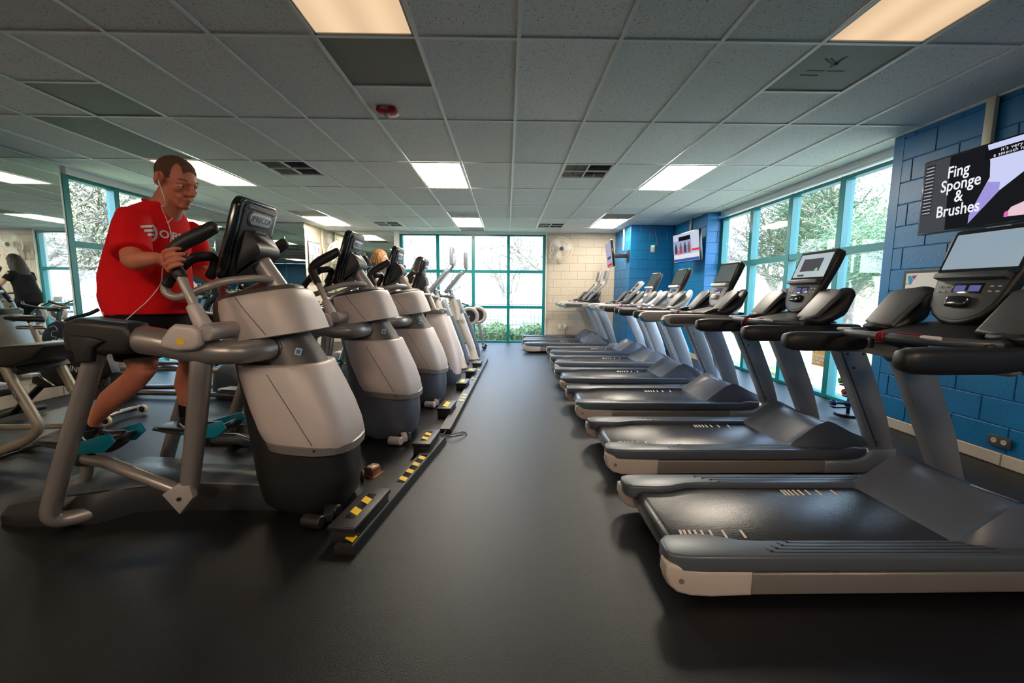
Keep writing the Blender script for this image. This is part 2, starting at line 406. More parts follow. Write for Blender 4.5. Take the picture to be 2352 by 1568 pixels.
for j in range(-6, 7):
    for i in range(-10, 7):
        x0, x1, y0, y1 = GX(i), GX(i + 1), GY(j), GY(j + 1)
        if x1 < XW or x0 > XWIN + .02 or y1 < YB or y0 > YF: continue
        cx, cy = (x0 + x1) / 2, (y0 + y1) / 2
        if (i, j) in LIGHTS or (i, j) in RIBBED: continue
        a0, a1, b0, b1 = max(x0, XW), min(x1, XWIN + .3), max(y0, YB), min(y1, YF)
        if (i, j) in HALF:
            h = HALF[(i, j)][0]
            if b1 - b0 < 1.2 and h == 0:
                if b1 - y0 > 0.65: edge_bm.box((cx, (y0 + .61 + b1) / 2, ZC + .011), (.592, b1 - y0 - .62, .016))
                continue
            tile(cx, y0 + (0.305 if h else 0.914), False); continue
        if a1 - a0 < 0.6 or b1 - b0 < 1.2 or j < -3:
            edge_bm.box(((a0 + a1) / 2, (b0 + b1) / 2, ZC + .011), (a1 - a0 - .012, b1 - b0 - .012, .016)); continue
        tile(cx, cy)
eb = edge_bm.build('edge_tiles', 'tile', ceiling, smooth=0); eb['kind'] = 'stuff'
for i in range(-9, 7):
    if XW < GX(i) < XWIN: MB().box((GX(i), (YB + YF) / 2, ZC - .003), (.024, YF - YB, .008)).build('grid_runner', 'grid', ceiling, smooth=0)
for j in range(-5, 7):
    MB().box(((XW + XWIN) / 2, GY(j), ZC - .002), (XWIN - XW, .024, .008)).build('cross_tee', 'grid', ceiling, smooth=0)
hb = MB()
for (i, j), (h, k) in HALF.items(): hb.box((GX(i + .5), GY(j + .5), ZC - .002), (.60, .022, .008))
hb.build('short_tee', 'grid', ceiling, smooth=0)
# edge angle trims
tm = MB()
tm.box((XW + .012, (YB + YF) / 2, ZC - .004), (.024, YF - YB, .012)); tm.box(((XW + XWIN) / 2, YF - .012, ZC - .004), (XWIN - XW, .024, .012))
tm.box((XR - .012, (YB + 4.2) / 2, ZC - .004), (.024, 4.2 - YB, .012))
tm.build('wall_angle', 'grid', ceiling, smooth=0)

def block_wall(name, origin, u, n, length, z0, z1, m, mj, label, start=0, L=0.406, H=0.2032):
    """painted concrete blocks standing proud of a mortar slab; u runs along the wall, n is its outward normal"""
    u = Vector(u); n = Vector(n); o = Vector(origin)
    base = MB(); c = o + u * length / 2 - n * 0.055 + Vector((0, 0, (z0 + z1) / 2))
    sz = Vector((abs(u.x) * length + abs(n.x) * .10, abs(u.y) * length + abs(n.y) * .10, z1 - z0))
    w = struct(base.box(c, sz).build(name, mj, None, smooth=0), label)
    cache = {}; r = 0; z = z0
    while z < z1 - 0.01:
        h = min(H, z1 - z); x = -L * (0.5 if (r + start) % 2 else 0.0)
        while x < length - 0.005:
            a, b = max(x, 0), min(x + L, length)
            if b - a > 0.02:
                key = (round(b - a, 3), round(h, 3))
                if key not in cache:
                    sx = Vector((abs(u.x) * (b - a - .006) + abs(n.x) * .012, abs(u.y) * (b - a - .006) + abs(n.y) * .012, h - .006))
                    cache[key] = MB().box((0, 0, 0), sx, bev=.004, seg=1).mesh('block', m, 0)
                k = bpy.data.objects.new('block', cache[key]); COL.objects.link(k); k.parent = w
                k.location = o + u * ((a + b) / 2) - n * .004 + Vector((0, 0, z + h / 2))
            x += L
        z += H; r += 1
    return w
# right wall near the camera, from the window corner back past the camera
block_wall('wall_right', (XR, 4.2, 0), (0, -1, 0), (-1, 0, 0), 3.25, 0.10, ZC, 'blue', 'blue_joint', 'blue painted block wall on the right, near the camera')
slab('wall_right_rear', (XR + .05, -1.85, ZC / 2), (.1, 5.6, ZC), 'blue')
block_wall('baseboard_right', (XR - .008, 4.2, 0), (0, -1, 0), (-1, 0, 0), 3.25, 0.0, 0.10, 'beige', 'beige_joint', 'cream block skirting under the right blue wall', L=0.6, H=0.10)
slab('wall_right_return', (XR + .19, 4.15, ZC / 2), (.39, .1, ZC), 'blue', 'short return of the right wall beside the window')
# wall section with the small TV, behind the window, and the pillar
block_wall('wall_right_far', (3.72, 7.98, 0), (0, 1, 0), (-1, 0, 0), 1.52, 0.10, ZC, 'blue', 'blue_joint', 'blue block wall between the side window and the pillar')
block_wall('baseboard_far', (3.712, 7.98, 0), (0, 1, 0), (-1, 0, 0), 1.52, 0.0, 0.10, 'beige', 'beige_joint', 'cream skirting blocks under the far blue wall', L=0.6, H=0.10)
block_wall('wall_recess', (3.72, 7.98, 0), (1, 0, 0), (0, -1, 0), 0.42, 0.0, ZC, 'blue', 'blue_joint', 'narrow blue block return beside the side window')
block_wall('wall_pillar_front', (2.74, 9.5, 0), (1, 0, 0), (0, -1, 0), 0.98, 0.0, ZC, 'blue', 'blue_joint', 'blue block pillar face looking down the room')
block_wall('wall_pillar_side', (2.74, 9.5, 0), (0, 1, 0), (-1, 0, 0), 1.3, 0.0, ZC, 'blue', 'blue_joint', 'blue block pillar side facing the treadmills')
slab('wall_pillar_core', (3.45, 10.25, ZC / 2), (1.28, 1.36, ZC), 'blue', 'solid core behind the blue pillar')
slab('wall_far_core', (1.95, YF + .16, ZC / 2), (2.0, .1, ZC), 'beige', 'backing of the cream far wall')
# far wall
block_wall('wall_far', (0.98, YF, 0), (1, 0, 0), (0, -1, 0), 1.76, 0.0, ZC, 'beige', 'beige_joint', 'cream painted block wall beside the far window')
slab('wall_far_left', (-3.65, YF + .05, ZC / 2), (1.85, .1, ZC), 'beige', 'cream wall behind the far mirror')
slab('trim_3', (-2.765, YF - .01, ZC / 2), (.13, .06, ZC), 'white', 'pale strip between far mirror and far window')
# left alcove
block_wall('wall_left_side', (-4.5, 9.6, 0), (0, 1, 0), (1, 0, 0), 1.2, 0.0, ZC, 'beige', 'beige_joint', 'cream block wall carrying the chart and the fan')
slab('wall_alcove', (-5.02, 9.66, ZC / 2), (1.0, .1, ZC), 'beige', 'wall behind the alcove mirror')
slab('wall_left_rear', (XW - .05, (YB + 4.0) / 2, ZC / 2), (.1, 4.0 - YB, ZC), 'beige')
block_wall('wall_left', (-5.38, 3.85, 0), (0, 1, 0), (1, 0, 0), 1.44, 0.0, 0.28, 'beige', 'beige_joint', 'low cream block wall under the near mirror')
slab('wall_left_middle', (XW - .07, 4.72, (ZC + .28) / 2), (.1, 1.48, ZC - .28), 'beige', 'wall behind the near mirror')
block_wall('wall_left_low', (XW, 7.42, 0), (0, 1, 0), (1, 0, 0), 2.2, 0.0, 0.28, 'beige', 'beige_joint', 'low cream block wall under the second mirror')
slab('wall_left_far', (XW - .07, 8.52, (ZC + .28) / 2), (.1, 2.2, ZC - .28), 'beige', 'wall behind the second mirror')
slab('wall_back', (-0.7, YB - .05, ZC / 2), (9.9, .1, ZC), 'blue', 'blue wall behind the camera')
slab('trim_1', (XW - .04, 5.425, ZC / 2), (.08, .03, ZC), 'white', 'white post between near mirror and left window')
# roof overhang so that the daylight comes from the windows only
slab('roof', (-0.7, 3.15, 3.15), (10.1, 16.1, .3), 'white')

def mirror(name, origin, u, n, length, z0, z1, label):
    u, n, o = Vector(u), Vector(n), Vector(origin)
    c = o + u * length / 2 + n * .004 + Vector((0, 0, (z0 + z1) / 2))
    sz = Vector((abs(u.x) * (length - .004) + abs(n.x) * .008, abs(u.y) * (length - .004) + abs(n.y) * .008, z1 - z0))
    return tag(MB().box(c, sz, bev=.0015, seg=1).build(name, 'mirror', None, smooth=0), label, 'mirror')
mirror('wall_mirror', (-5.37, 3.85, 0), (0, 1, 0), (1, 0, 0), 0.54, .285, ZC - .02, 'tall wall mirror at the left edge of the frame, before the near mirror')
slab('trim_7', (-5.44, 4.57, (ZC + .28) / 2), (.13, 1.42, ZC - .30), 'white', 'backing board of the near mirrors')
mirror('wall_mirror', (-5.37, 4.39, 0), (0, 1, 0), (1, 0, 0), 0.895, .285, ZC - .02, 'tall wall mirror left of the runner, beside the left window, reflecting a dark-haired woman')
mirror('wall_mirror', (XW, 7.42, 0), (0, 1, 0), (1, 0, 0), 1.10, .285, ZC - .02, 'tall wall mirror right of the left window, just behind the runner')
mirror('wall_mirror', (XW, 8.52, 0), (0, 1, 0), (1, 0, 0), 1.08, .285, ZC - .02, 'tall wall mirror in the left corner, behind the first big console')
mirror('wall_mirror', (XW + .02, 9.6, 0), (1, 0, 0), (0, -1, 0), 0.98, .285, ZC - .02, 'wall mirror facing down the room, left of the coloured chart')
mirror('wall_mirror', (-4.5, YF, 0), (1, 0, 0), (0, -1, 0), 1.66, .285, ZC - .02, 'far wall mirror left of the far window, behind the short-haired woman')

# ------------------------------------------------------------------ windows
def window(name, origin, u, n, cols, rows, label, fw=.075, depth=.12, sill=True):
    """cols, rows: frame line positions along u and up z; frame bars and one pane each"""
    u, n, o = Vector(u), Vector(n), Vector(origin)
    root = bpy.data.objects.new(name, None); COL.objects.link(root); struct(root, label); root.location = (0, 0, 0)
    def bar(a0, a1, z0, z1, nm, d=depth, off=0.0, m='teal'):
        c = o + u * (a0 + a1) / 2 + n * off + Vector((0, 0, (z0 + z1) / 2))
        sz = Vector((abs(u.x) * (a1 - a0) + abs(n.x) * d, abs(u.y) * (a1 - a0) + abs(n.y) * d, z1 - z0))
        return MB().box(c, sz, bev=.004, seg=1).build(nm, m, root, smooth=0)
    for c in cols: bar(c - fw / 2, c + fw / 2, rows[0], rows[-1], 'mullion')
    for r in rows:
        for a, b in zip(cols[:-1], cols[1:]): bar(a + fw / 2, b - fw / 2, r - fw / 2 if r > rows[0] else r, r + fw / 2 if r < rows[-1] else r, 'transom', depth * .9)
    for a, b in zip(cols[:-1], cols[1:]):
        for r, s in zip(rows[:-1], rows[1:]):
            bar(a + fw / 2, b - fw / 2, r + fw / 2, s - fw / 2, 'pane', .006, -.02, 'glass')
    return root
window('window_1', (0, YF + .05, 0), (1, 0, 0), (0, -1, 0), [-2.66, -1.75, -.855, .035, .94], [0.0, .91, 1.81, 2.73], 'far window of twelve square panes in teal frames')
window('window_2', (XWIN, 0, 0), (0, 1, 0), (-1, 0, 0), [4.22, 5.13, 6.05, 7.0, 7.95], [0.0, 1.80, 2.68], 'right side window with tall panes in teal frames', fw=.085)
window('window_3', (XW - .05, 0, 0), (0, 1, 0), (1, 0, 0), [5.48, 6.17, 6.80, 7.40], [0.0, 1.86, 2.70], 'left side window behind the runner, teal frames', fw=.08)
slab('trim_2', (XW - .05, 6.43, 2.745), (.2, 1.95, .09), 'white')
slab('trim_4', (XWIN, 6.1, 2.755), (.16, 3.8, .07), 'white')
slab('trim_5', (-.86, YF + .05, 2.77), (3.7, .16, .05), 'white')
slab('trim_6', (.985, YF + .02, ZC / 2), (.02, .14, ZC), 'white')

# ------------------------------------------------------------------ ceiling fittings
def light(i, j, kind, label):
    t = thing('ceiling_light', label, 'light', (GX(i + .5), GY(j + .5), ZC), group='recessed ceiling lights')
    f = MB()
    for s in (-1, 1):
        f.box((s * .288, 0, .004), (.016, 1.195, .014)); f.box((0, s * .590, .004), (.592, .016, .014))
    f.build('frame', 'warmtube' if kind == 'near' else 'grid', t, smooth=0)
    MB().box((0, 0, .006), (.562, 1.165, .006)).build('diffuser', {'near': 'lamp_near', 'mid': 'lamp_mid', 'far': 'lamp_far', 'rear': 'lamp_rear'}[kind], t, smooth=0)
M['lamp_rear'] = emis('lamp_warm_bright', (1.0, .76, .56), 11.0)
M['lamp_mid'] = emis('lamp_cream', (1.0, .80, .56), 2.2)
LL = {(-2, -1): 'large ceiling light at the top of the frame, left of centre, beside the dark grille', (3, -1): 'large warm ceiling light in the top right of the frame',
      (-7, 2): 'slanting ceiling light just right of the runner\'s head', (-2, 2): 'square-looking bright ceiling light in the middle of the ceiling',
      (3, 2): 'bright ceiling light on the right, halfway down the ceiling', (-7, 5): 'far left ceiling light above the coloured chart',
      (-2, 5): 'farthest middle ceiling light, in front of the far window', (3, 5): 'farthest right ceiling light, before the blue pillar',
      (-7, -4): 'ceiling light behind the camera, left of the three', (-2, -4): 'ceiling light behind the camera, middle of the three', (3, -4): 'ceiling light behind the camera, right of the three',
      (-7, -1): 'ceiling light above the camera on the left, seen only in the mirror'}
for (i, j), k in LIGHTS.items(): light(i, j, k, LL[(i, j)])
def holes_mat():
    m = bpy.data.materials.new('perforated_grille'); m.use_nodes = True; n = m.node_tree.nodes; l = m.node_tree.links
    b = n['Principled BSDF']; b.inputs['Roughness'].default_value = .6
    tc = n.new('ShaderNodeTexCoord'); v = n.new('ShaderNodeTexVoronoi'); v.inputs['Scale'].default_value = 110; v.inputs['Randomness'].default_value = 0
    l.new(tc.outputs['Object'], v.inputs['Vector'])
    cr = n.new('ShaderNodeValToRGB'); cr.color_ramp.elements[0].position = .30; cr.color_ramp.elements[0].color = (.01, .01, .009, 1); cr.color_ramp.elements[1].position = .42; cr.color_ramp.elements[1].color = (.24, .235, .20, 1)
    l.new(v.outputs['Distance'], cr.inputs[0]); l.new(cr.outputs[0], b.inputs['Base Color'])
    return m
M['perf'] = holes_mat()
VL = {(-2, 0): 'dark perforated grille beside the large light at top left of centre', (3, 0): 'dusty perforated grille beside the warm light at top right',
      (-5, 2): 'slatted vent in the ceiling left of the middle light', (1, 2): 'slatted vent in the ceiling right of the middle light', (-5, 5): 'small far slatted vent on the left of the ceiling',
      (1, 5): 'small far slatted vent above the wall fan', (-2, 4): 'far grille just before the farthest middle light', (3, 4): 'far brown grille just before the farthest right light',
      (-7, 4): 'far brown grille just before the far left light', (-2, 6): 'thin grille between the farthest middle light and the window', (-6, 0): 'dark grille at the left edge of the ceiling'}
for (i, j), (h, k) in HALF.items():
    cy = GY(j) + (.914 if h else .305)
    if cy > YF - .1: cy = YF - .2
    t = thing('ceiling_vent', VL[(i, j)], 'vent', (GX(i + .5), cy, ZC))
    ln = .59 if cy < YF - .35 else .36
    if k == 'egg':
        MB().box((0, 0, .05), (.59, ln, .004)).build('backing', 'black', t, smooth=0)
        f = MB()
        for s in (-1, 0, 1): f.box((s * .287, 0, .006), (.018 if s else .012, ln, .02))
        for s in (-1, 0, 1): f.box((0, s * (ln / 2 - .01), .006), (.59, .014, .02))
        f.build('frame', 'grid', t, smooth=0)
        for q in range(4):
            cx = (-.215, -.072, .072, .215)[q]
            sb = MB()
            for s in range(13): sb.box((cx, -ln / 2 + .03 + s * (ln - .06) / 12, .016), (.128, .018, .002), rot(x=35 if q > 1 else -40))
            g = sb.build('slat', 'neck' if q > 1 else 'olive', t, smooth=0); g['kind'] = 'stuff'
    else:
        MB().box((0, 0, .006), (.585, ln - .005, .006)).build('grille', 'perf', t, smooth=0)
        if k == 'perfd':
            b = MB()
            for s in range(7):
                b.box((random.uniform(-.12, .12), random.uniform(-.12, .12), .003), (.12, .012, .002), rot(z=random.choice((0, 35, 90))))
            b.build('dust_streak', mat('dust', (.16, .15, .13), .9), t, smooth=0)['kind'] = 'stuff'
# unlit ribbed lens
t = thing('ceiling_light', 'unlit ribbed ceiling lens at the left, above and behind the runner', 'light', (GX(-6.5), GY(1.5), ZC))
rb = MB().box((0, 0, .008), (.585, 1.19, .004))
for k in range(60): rb.box((0, -.58 + k * .0197, .004), (.58, .008, .006))
rb.build('ribbed_lens', mat('unlit_lens', (.40, .41, .38), .5), t, smooth=0)
# fire alarm
t = thing('fire_alarm', 'red fire alarm strobe on the ceiling tile behind the dark grille', 'fire alarm', (-1.0, 3.70, ZC))
MB().prism([(-.075, 0), (.075, 0), (.085, -.03), (.06, -.05), (-.06, -.05), (-.085, -.03)], -.06, .06, bev=.012).build('housing', 'red', t)
MB().cyl((0, -.02, -.062), (0, -.2, -1), .022, .04, bev=.006).build('strobe_lens', mat('strobe_clear', (.6, .62, .62), .1), t)
text_obj('lettering', 'FIRE', .035, frame_mtx((-.01, -.0625, -.018), (1, 0, 0), (0, 0, 1)), 'paper', t, depth=.0008)

# ================================================================== OUTSIDE
GZ = -0.12
lawn = slab('ground', (0, 40, GZ - .05), (200, 200, .1), 'lawn', 'lawn with bare patches outside the windows')
slab('pavement', (7.6 + 6, 8, GZ + .005), (9.0, 60, .03), 'concrete', 'pale pavement beyond the lawn on the right')
slab('road', (0, 29, GZ + .005), (70, 7, .03), 'concrete', 'pale road beyond the iron fence')
def branch_tree(seed, height, spread, levels=5, trunk=.14, lean=0.0, fork=3):
    rnd = random.Random(seed); mb = MB(); tips = []
    def rec(p, d, ln, r, lv):
        q = p + d * ln; mid = p + d * ln * .5 + Vector((rnd.uniform(-1, 1), rnd.uniform(-1, 1), rnd.uniform(-1, 1))) * ln * .06
        mb.tube([p, mid, q], [r, r * .85, r * .7], seg=5 if lv > 2 else 7, capr=False)
        tips.append((q, lv))
        if lv >= levels: return
        for k in range(fork if lv else fork + 2):
            a = rnd.uniform(0, 2 * PI); t = rnd.uniform(.35, 1.0)
            side = Vector((math.cos(a), math.sin(a), rnd.uniform(-.1, .45)))
            nd = (d * rnd.uniform(.35, .9) + side * spread).normalized()
            rec(p + d * ln * t, nd, ln * rnd.uniform(.55, .8), r * .55, lv + 1)
        rec(q, (d + Vector((rnd.uniform(-.3, .3), rnd.uniform(-.3, .3), .1))).normalized(), ln * .75, r * .68, lv + 1)
    rec(Vector((0, 0, -.2)), Vector((lean, 0, 1)).normalized(), height * .28, trunk, 0)
    return mb, tips
def leaves(tips, n, size, spread, seed, minlv=3, m='leafo', flat=1.0, wd=.45):
    rnd = random.Random(seed); vs, fs = [], []
    T = [t for t in tips if t[1] >= minlv]
    for k in range(n):
        c = rnd.choice(T)[0] + Vector((rnd.gauss(0, spread), rnd.gauss(0, spread), rnd.gauss(0, spread * flat)))
        a = Vector((rnd.uniform(-1, 1), rnd.uniform(-1, 1), rnd.uniform(-1, 1))).normalized(); b = a.orthogonal().normalized()
        s = size * rnd.uniform(.5, 1.3); i = len(vs)
        vs += [c - a * s, c + b * s * wd, c + a * s, c - b * s * wd]; fs.append((i, i + 1, i + 2, i + 3))
    me = bpy.data.meshes.new('leaves'); me.from_pydata(vs, [], fs); me.materials.append(M[m]); return me
def make_tree(seed, height, spread, leafm, nleaf, lsize, lspread, levels=4, trunk=.14, lean=0, fork=3, minlv=2, wd=.45):
    mb, tips = branch_tree(seed, height, spread, levels, trunk, lean, fork)
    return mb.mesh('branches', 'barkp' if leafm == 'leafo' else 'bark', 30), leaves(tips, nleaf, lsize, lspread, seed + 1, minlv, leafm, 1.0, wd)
TREES = {'bare': make_tree(3, 9, .75, 'leafo', 4000, .035, .22, 5, .17), 'spring': make_tree(11, 8, .8, 'leafl', 9000, .035, .30, 5, .15),
         'pine': make_tree(23, 9, 1.1, 'leafd', 42000, .13, .42, 4, .18, 0, 3, 2, .07), 'thin': make_tree(31, 7, .6, 'leafo', 2500, .035, .25, 5, .09)}
def plant_tree(kind, x, y, s, rz, label, group='trees outside the windows'):
    t = thing('tree', label, 'tree', (x, y, GZ), R(rz), group); t.scale = (s, s, s)
    a, b = TREES[kind]
    o = bpy.data.objects.new('branches', a); COL.objects.link(o); o.parent = t
    o = bpy.data.objects.new('foliage', b); COL.objects.link(o); o.parent = t; o['kind'] = 'stuff'
plant_tree('bare', 2.6, 19, 1.05, 0, 'bare tree with a long slanting bough outside the top right far panes')
plant_tree('thin', -2.8, 18.2, 1.0, 50, 'slim budding tree seen through the left panes of the far window')
plant_tree('bare', -5.0, 22, 1.1, 120, 'budding tree with pale buds at the left edge of the far window')
plant_tree('thin', .2, 24, 1.2, 210, 'pale thin tree in front of the distant house')
plant_tree('bare', -9, 38, 1.4, 300, 'tall budding tree left of the distant house')
plant_tree('bare', 13, 38, 1.4, 20, 'tall budding tree right of the distant house')
plant_tree('spring', -10.2, 9.6, 1.0, 0, 'spring tree with an ivy-clad trunk behind the left window')
plant_tree('spring', -9.2, 6.9, .8, 80, 'leafy young tree close outside the left window')
plant_tree('bare', -17, 14, 1.2, 160, 'bare branching tree farther off behind the left window')
plant_tree('spring', -15, 21, 1.2, 260, 'green tree farthest off behind the left window')
plant_tree('pine', 10.2, 9.7, 1.0, 40, 'pine with drooping needles in the right window pane nearest the blue wall')
plant_tree('pine', 13.5, 16.5, 1.15, 190, 'second pine, seen through the middle panes of the right window')
plant_tree('bare', 14, 22, 1.25, 250, 'bare tree in the second pane of the right window')
plant_tree('bare', 11.5, 27, 1.05, 70, 'bare tree in the farthest pane of the right window')
plant_tree('thin', 20, 25, 1.5, 10, 'distant bare tree beyond the pavement on the right')
def bush(name, label, c, size, n, seed, m='leafl', ls=.05):
    rnd = random.Random(seed); vs, fs = [], []
    for k in range(n):
        p = Vector((rnd.uniform(-.5, .5) * size[0], rnd.uniform(-.5, .5) * size[1], 0)); top = size[2] * (.7 + .3 * noise.noise(p * 1.7))
        p.z = rnd.random() ** .6 * top
        a = Vector((rnd.uniform(-1, 1), rnd.uniform(-1, 1), rnd.uniform(-.3, 1))).normalized(); b = a.orthogonal().normalized()
        s = ls * rnd.uniform(.6, 1.4); i = len(vs); p += Vector(c)
        vs += [p - a * s, p + b * s * .5, p + a * s, p - b * s * .5]; fs.append((i, i + 1, i + 2, i + 3))
    me = bpy.data.meshes.new(name); me.from_pydata(vs, [], fs); me.materials.append(M[m])
    o = bpy.data.objects.new(name, me); COL.objects.link(o); tag(o, label, 'hedge', kind='stuff'); return o
bush('hedge', 'green leafy hedge just outside the lower panes of the far window', (-.6, 11.9, GZ), (5.4, 1.3, .62), 9000, 5, 'leafl')
bush('shrub', 'bright green shrubs outside the bottom of the left window', (-6.9, 7.2, GZ), (1.6, 4.5, 1.1), 7000, 6, 'leafl')
# iron fence
fe = thing('fence', 'dark iron railing fence behind the hedge', 'fence', (0, 16, GZ))
for z in (.18, .95): MB().box((1.0, 0, z), (11, .03, .03)).build('rail', 'dgrey', fe, smooth=0)
PK = MB().box((0, 0, .52), (.018, .018, 1.04)).mesh('picket', 'dgrey', 0)
for k in range(78):
    o = bpy.data.objects.new('picket', PK); COL.objects.link(o); o.parent = fe; o.location = (-4.4 + k * .14, 0, 0)
# distant house
hs = thing('house', 'pale two-storey house beyond the road, behind the far window', 'house', (3.0, 40, GZ))
MB().box((0, 0, 2.6), (13, 8, 5.2)).build('wall', mat('house_paint', (.30, .29, .27), .8), hs, smooth=0)
MB().prism([(-4.4, 5.1), (4.4, 5.1), (0, 7.6)], -6.9, 6.9, axis='x').build('roof', mat('roof_grey', (.18, .19, .22), .8), hs, smooth=0)
MB().prism([(-2.2, 5.0), (2.2, 5.0), (0, 7.2)], -4.6, -2, axis='y').build('gable', mat('house_paint', (.30, .29, .27), .8), hs, smooth=0)
for x, z in ((-4.5, 3.7), (-1.5, 3.7), (1.5, 3.7), (4.5, 3.7), (-3, 1.5), (2.5, 1.5)):
    f = MB().box((x, -4.02, z), (1.1, .06, 1.2)).build('window_frame', 'badge', hs, smooth=0)
    MB().box((x, -4.06, z), (.9, .03, 1.0)).build('window_pane', 'navy', f, smooth=0)
# building seen between the pines on the right
hb2 = thing('building', 'low brick-coloured building beyond the pavement on the right', 'building', (26, 22, GZ), R(20))
MB().box((0, 0, 2.0), (8, 16, 4.0)).build('wall', mat('tan_wall', (.55, .42, .33), .8, var=.1), hb2, smooth=0)
MB().box((0, 0, 4.15), (8.8, 16.8, .3)).build('roof_edge', 'white', hb2, smooth=0)
# registration sign standing outside, by the glass
sg = thing('sign', 'tan registration sign on the right window behind the treadmill uprights', 'sign', (XWIN - .03, 5.28, .50))
MB().box((0, 0, 0), (.004, .27, .26)).build('panel', mat('ochre_print', (.62, .36, .08), .6), sg, smooth=0)
_sm = lambda y, z: frame_mtx((-.004, y, z), (0, -1, 0), (0, 0, 1))
for tx, z, s in (('REGISTER', .0, .048), ('FOR CAMP', -.045, .048), ('NOW!', -.09, .048)):
    text_obj('lettering', tx, s, _sm(.12, z), 'paper', sg, align='LEFT', bold=.001, depth=.0006)
text_obj('emblem', 'Y', .13, _sm(.07, .08), 'paper', sg, bold=.006, depth=.0006)

# ================================================================== MACHINES
def sup_ring(xb, xf, hw, z, zt=0.0, n=28, p=3.2, fr=1.0):
    """closed ring in plan: flat-sided oval from xb (back) to xf (front), half width hw; z tilts by zt per metre of x"""
    c = (xb + xf) / 2; a = (xf - xb) / 2; out = []
    for k in range(n):
        t = 2 * PI * k / n; cx, cy = math.cos(t), math.sin(t)
        pp = p if cx < 0 else p * fr
        x = c + a * math.copysign(abs(cx) ** (2 / pp), cx); y = hw * math.copysign(abs(cy) ** (2 / pp), cy)
        out.append(Vector((x, y, z + zt * (x - c))))
    return out
def slab_frame(B, T, back=True):
    """frame for a tilted console: B, T bottom and top centre (x,z); u = +y across, v = up the slab, n = out of the back (+x)"""
    o = Vector((B[0], 0, B[1])); v = Vector((T[0] - B[0], 0, T[1] - B[1]))
    return o, v.length, v.normalized()

def big_console(parent, B, T, w=.37, th=.055, body='gloss', hump=True, col=None):
    o, L, v = slab_frame(B, T)
    y = Vector((0, 1, 0)); nb = y.cross(v)           # points to +x (the back)
    if nb.x < 0: nb = -nb
    # back faces +x: right-hand frame with right = +y, up = v, normal = y x v
    F = Matrix(((y.x, v.x, nb.x, o.x), (y.y, v.y, nb.y, o.y), (y.z, v.z, nb.z, o.z), (0, 0, 0, 1)))
    m = MB(); m.prism([(a, b + L / 2) for a, b in rrect(w, L, .055, 5)], -th / 2, th / 2, bev=.014, seg=3, axis='z'); m.xf(F)
    c = m.build('console', body, parent)
    # raised rim panel on the back and the recess line above the badge
    q = MB(); q.prism([(a, b + L / 2) for a, b in rrect(w - .07, L - .05, .04, 5)], th / 2 - .002, th / 2 + .008, bev=.004, axis='z'); q.xf(F); q.build('back_panel', 'black', c)
    q = MB(); q.prism([(a, b + L * .90) for a, b in pill(w * .72, .018)], th / 2 + .007, th / 2 + .012, bev=.003, axis='z'); q.xf(F); q.build('slot', 'dgrey', c)
    q = MB(); q.prism([(a, b + L * .79) for a, b in rrect(w * .62, .088, .04, 6)], th / 2 + .004, th / 2 + .014, bev=.004, axis='z'); q.xf(F); q.build('badge_rim', 'dgrey', c)
    q = MB(); q.prism([(a, b + L * .79) for a, b in pill(w * .56, .066)], th / 2 + .012, th / 2 + .018, bev=.003, axis='z'); q.xf(F); q.build('badge', 'badge', c, label='pale oval badge with blue-grey lettering')
    text_obj('lettering', 'PRECOR', .046, F @ Matrix.Translation((.01, L * .79, th / 2 + .0185)), 'ink', c, xs=1.0, depth=.0006, bold=.0008, spacing=1.05)
    q = MB()
    for k in range(4): q.box((-.093 + k * .006, L * .79, th / 2 + .019), (.0022 , .034, .001), rot(z=-14))
    q.xf(F); q.build('badge_stripes', 'ink', c, smooth=0)['kind'] = 'stuff'
    for a, b in ((-w * .38, .86), (w * .42, .62), (-w * .40, .50)):
        q = MB(); q.cyl((a, L * b, th / 2 + .008), (0, 0, 1), .007, .006, 10); q.xf(F); q.build('screw', 'black', c)
    # user side: screen and keys
    q = MB(); q.prism([(a, b + L * .62) for a, b in rrect(w - .08, L * .50, .01, 2)], -th / 2 - .004, -th / 2 + .002, axis='z'); q.xf(F); q.build('screen', 'gloss', c)
    q = MB(); q.prism([(a, b + L * .18) for a, b in rrect(w - .10, L * .22, .02, 3)], -th / 2 - .008, -th / 2 + .002, bev=.003, axis='z'); q.xf(F); q.build('keypad', 'dgrey', c)
    if hump:
        q = MB()
        prof = [(.66 * L, th / 2 - .01), (.60 * L, th / 2 + .05), (.50 * L, th / 2 + .10), (.44 * L, th / 2 + .115), (.40 * L, th / 2 + .108), (.08 * L, th / 2 - .01)]
        for s0, s1, ww in ((0, 1, .11),):
            rr = []
            for yy, k in ((-ww, .0), (-ww * .96, 1.0), (ww * .96, 1.0), (ww, .0)):
                rr.append([F @ Vector((yy if k else yy, b, (a - th / 2) * (.75 + .25 * k) + th / 2)) for b, a in prof])
            q.rings(rr)
        q.build('rear_housing', 'black', c, smooth=50)
        q = MB(); q.prism([(a * .9, b + L * .235) for a, b in rrect(.20, L * .27, .01, 2)], 0, .004, axis='z')
        a0 = math.atan2(.118, .32 * L)
        q.xf(F @ Matrix.Translation((0, 0, th / 2 + .0)) @ Matrix.Translation((0, .08 * L, 0)) @ Matrix.Rotation(a0, 4, 'X') @ Matrix.Translation((0, -.07 * L, .004)))
        q.build('bottom_plate', 'dgrey', c, smooth=0)
        q = MB(); q.prism([(a, b + L * .635) for a, b in pill(.12, .026)], th / 2 + .02, th / 2 + .034, bev=.004, axis='z'); q.xf(F); q.build('hand_slot', 'black', c)
    return c

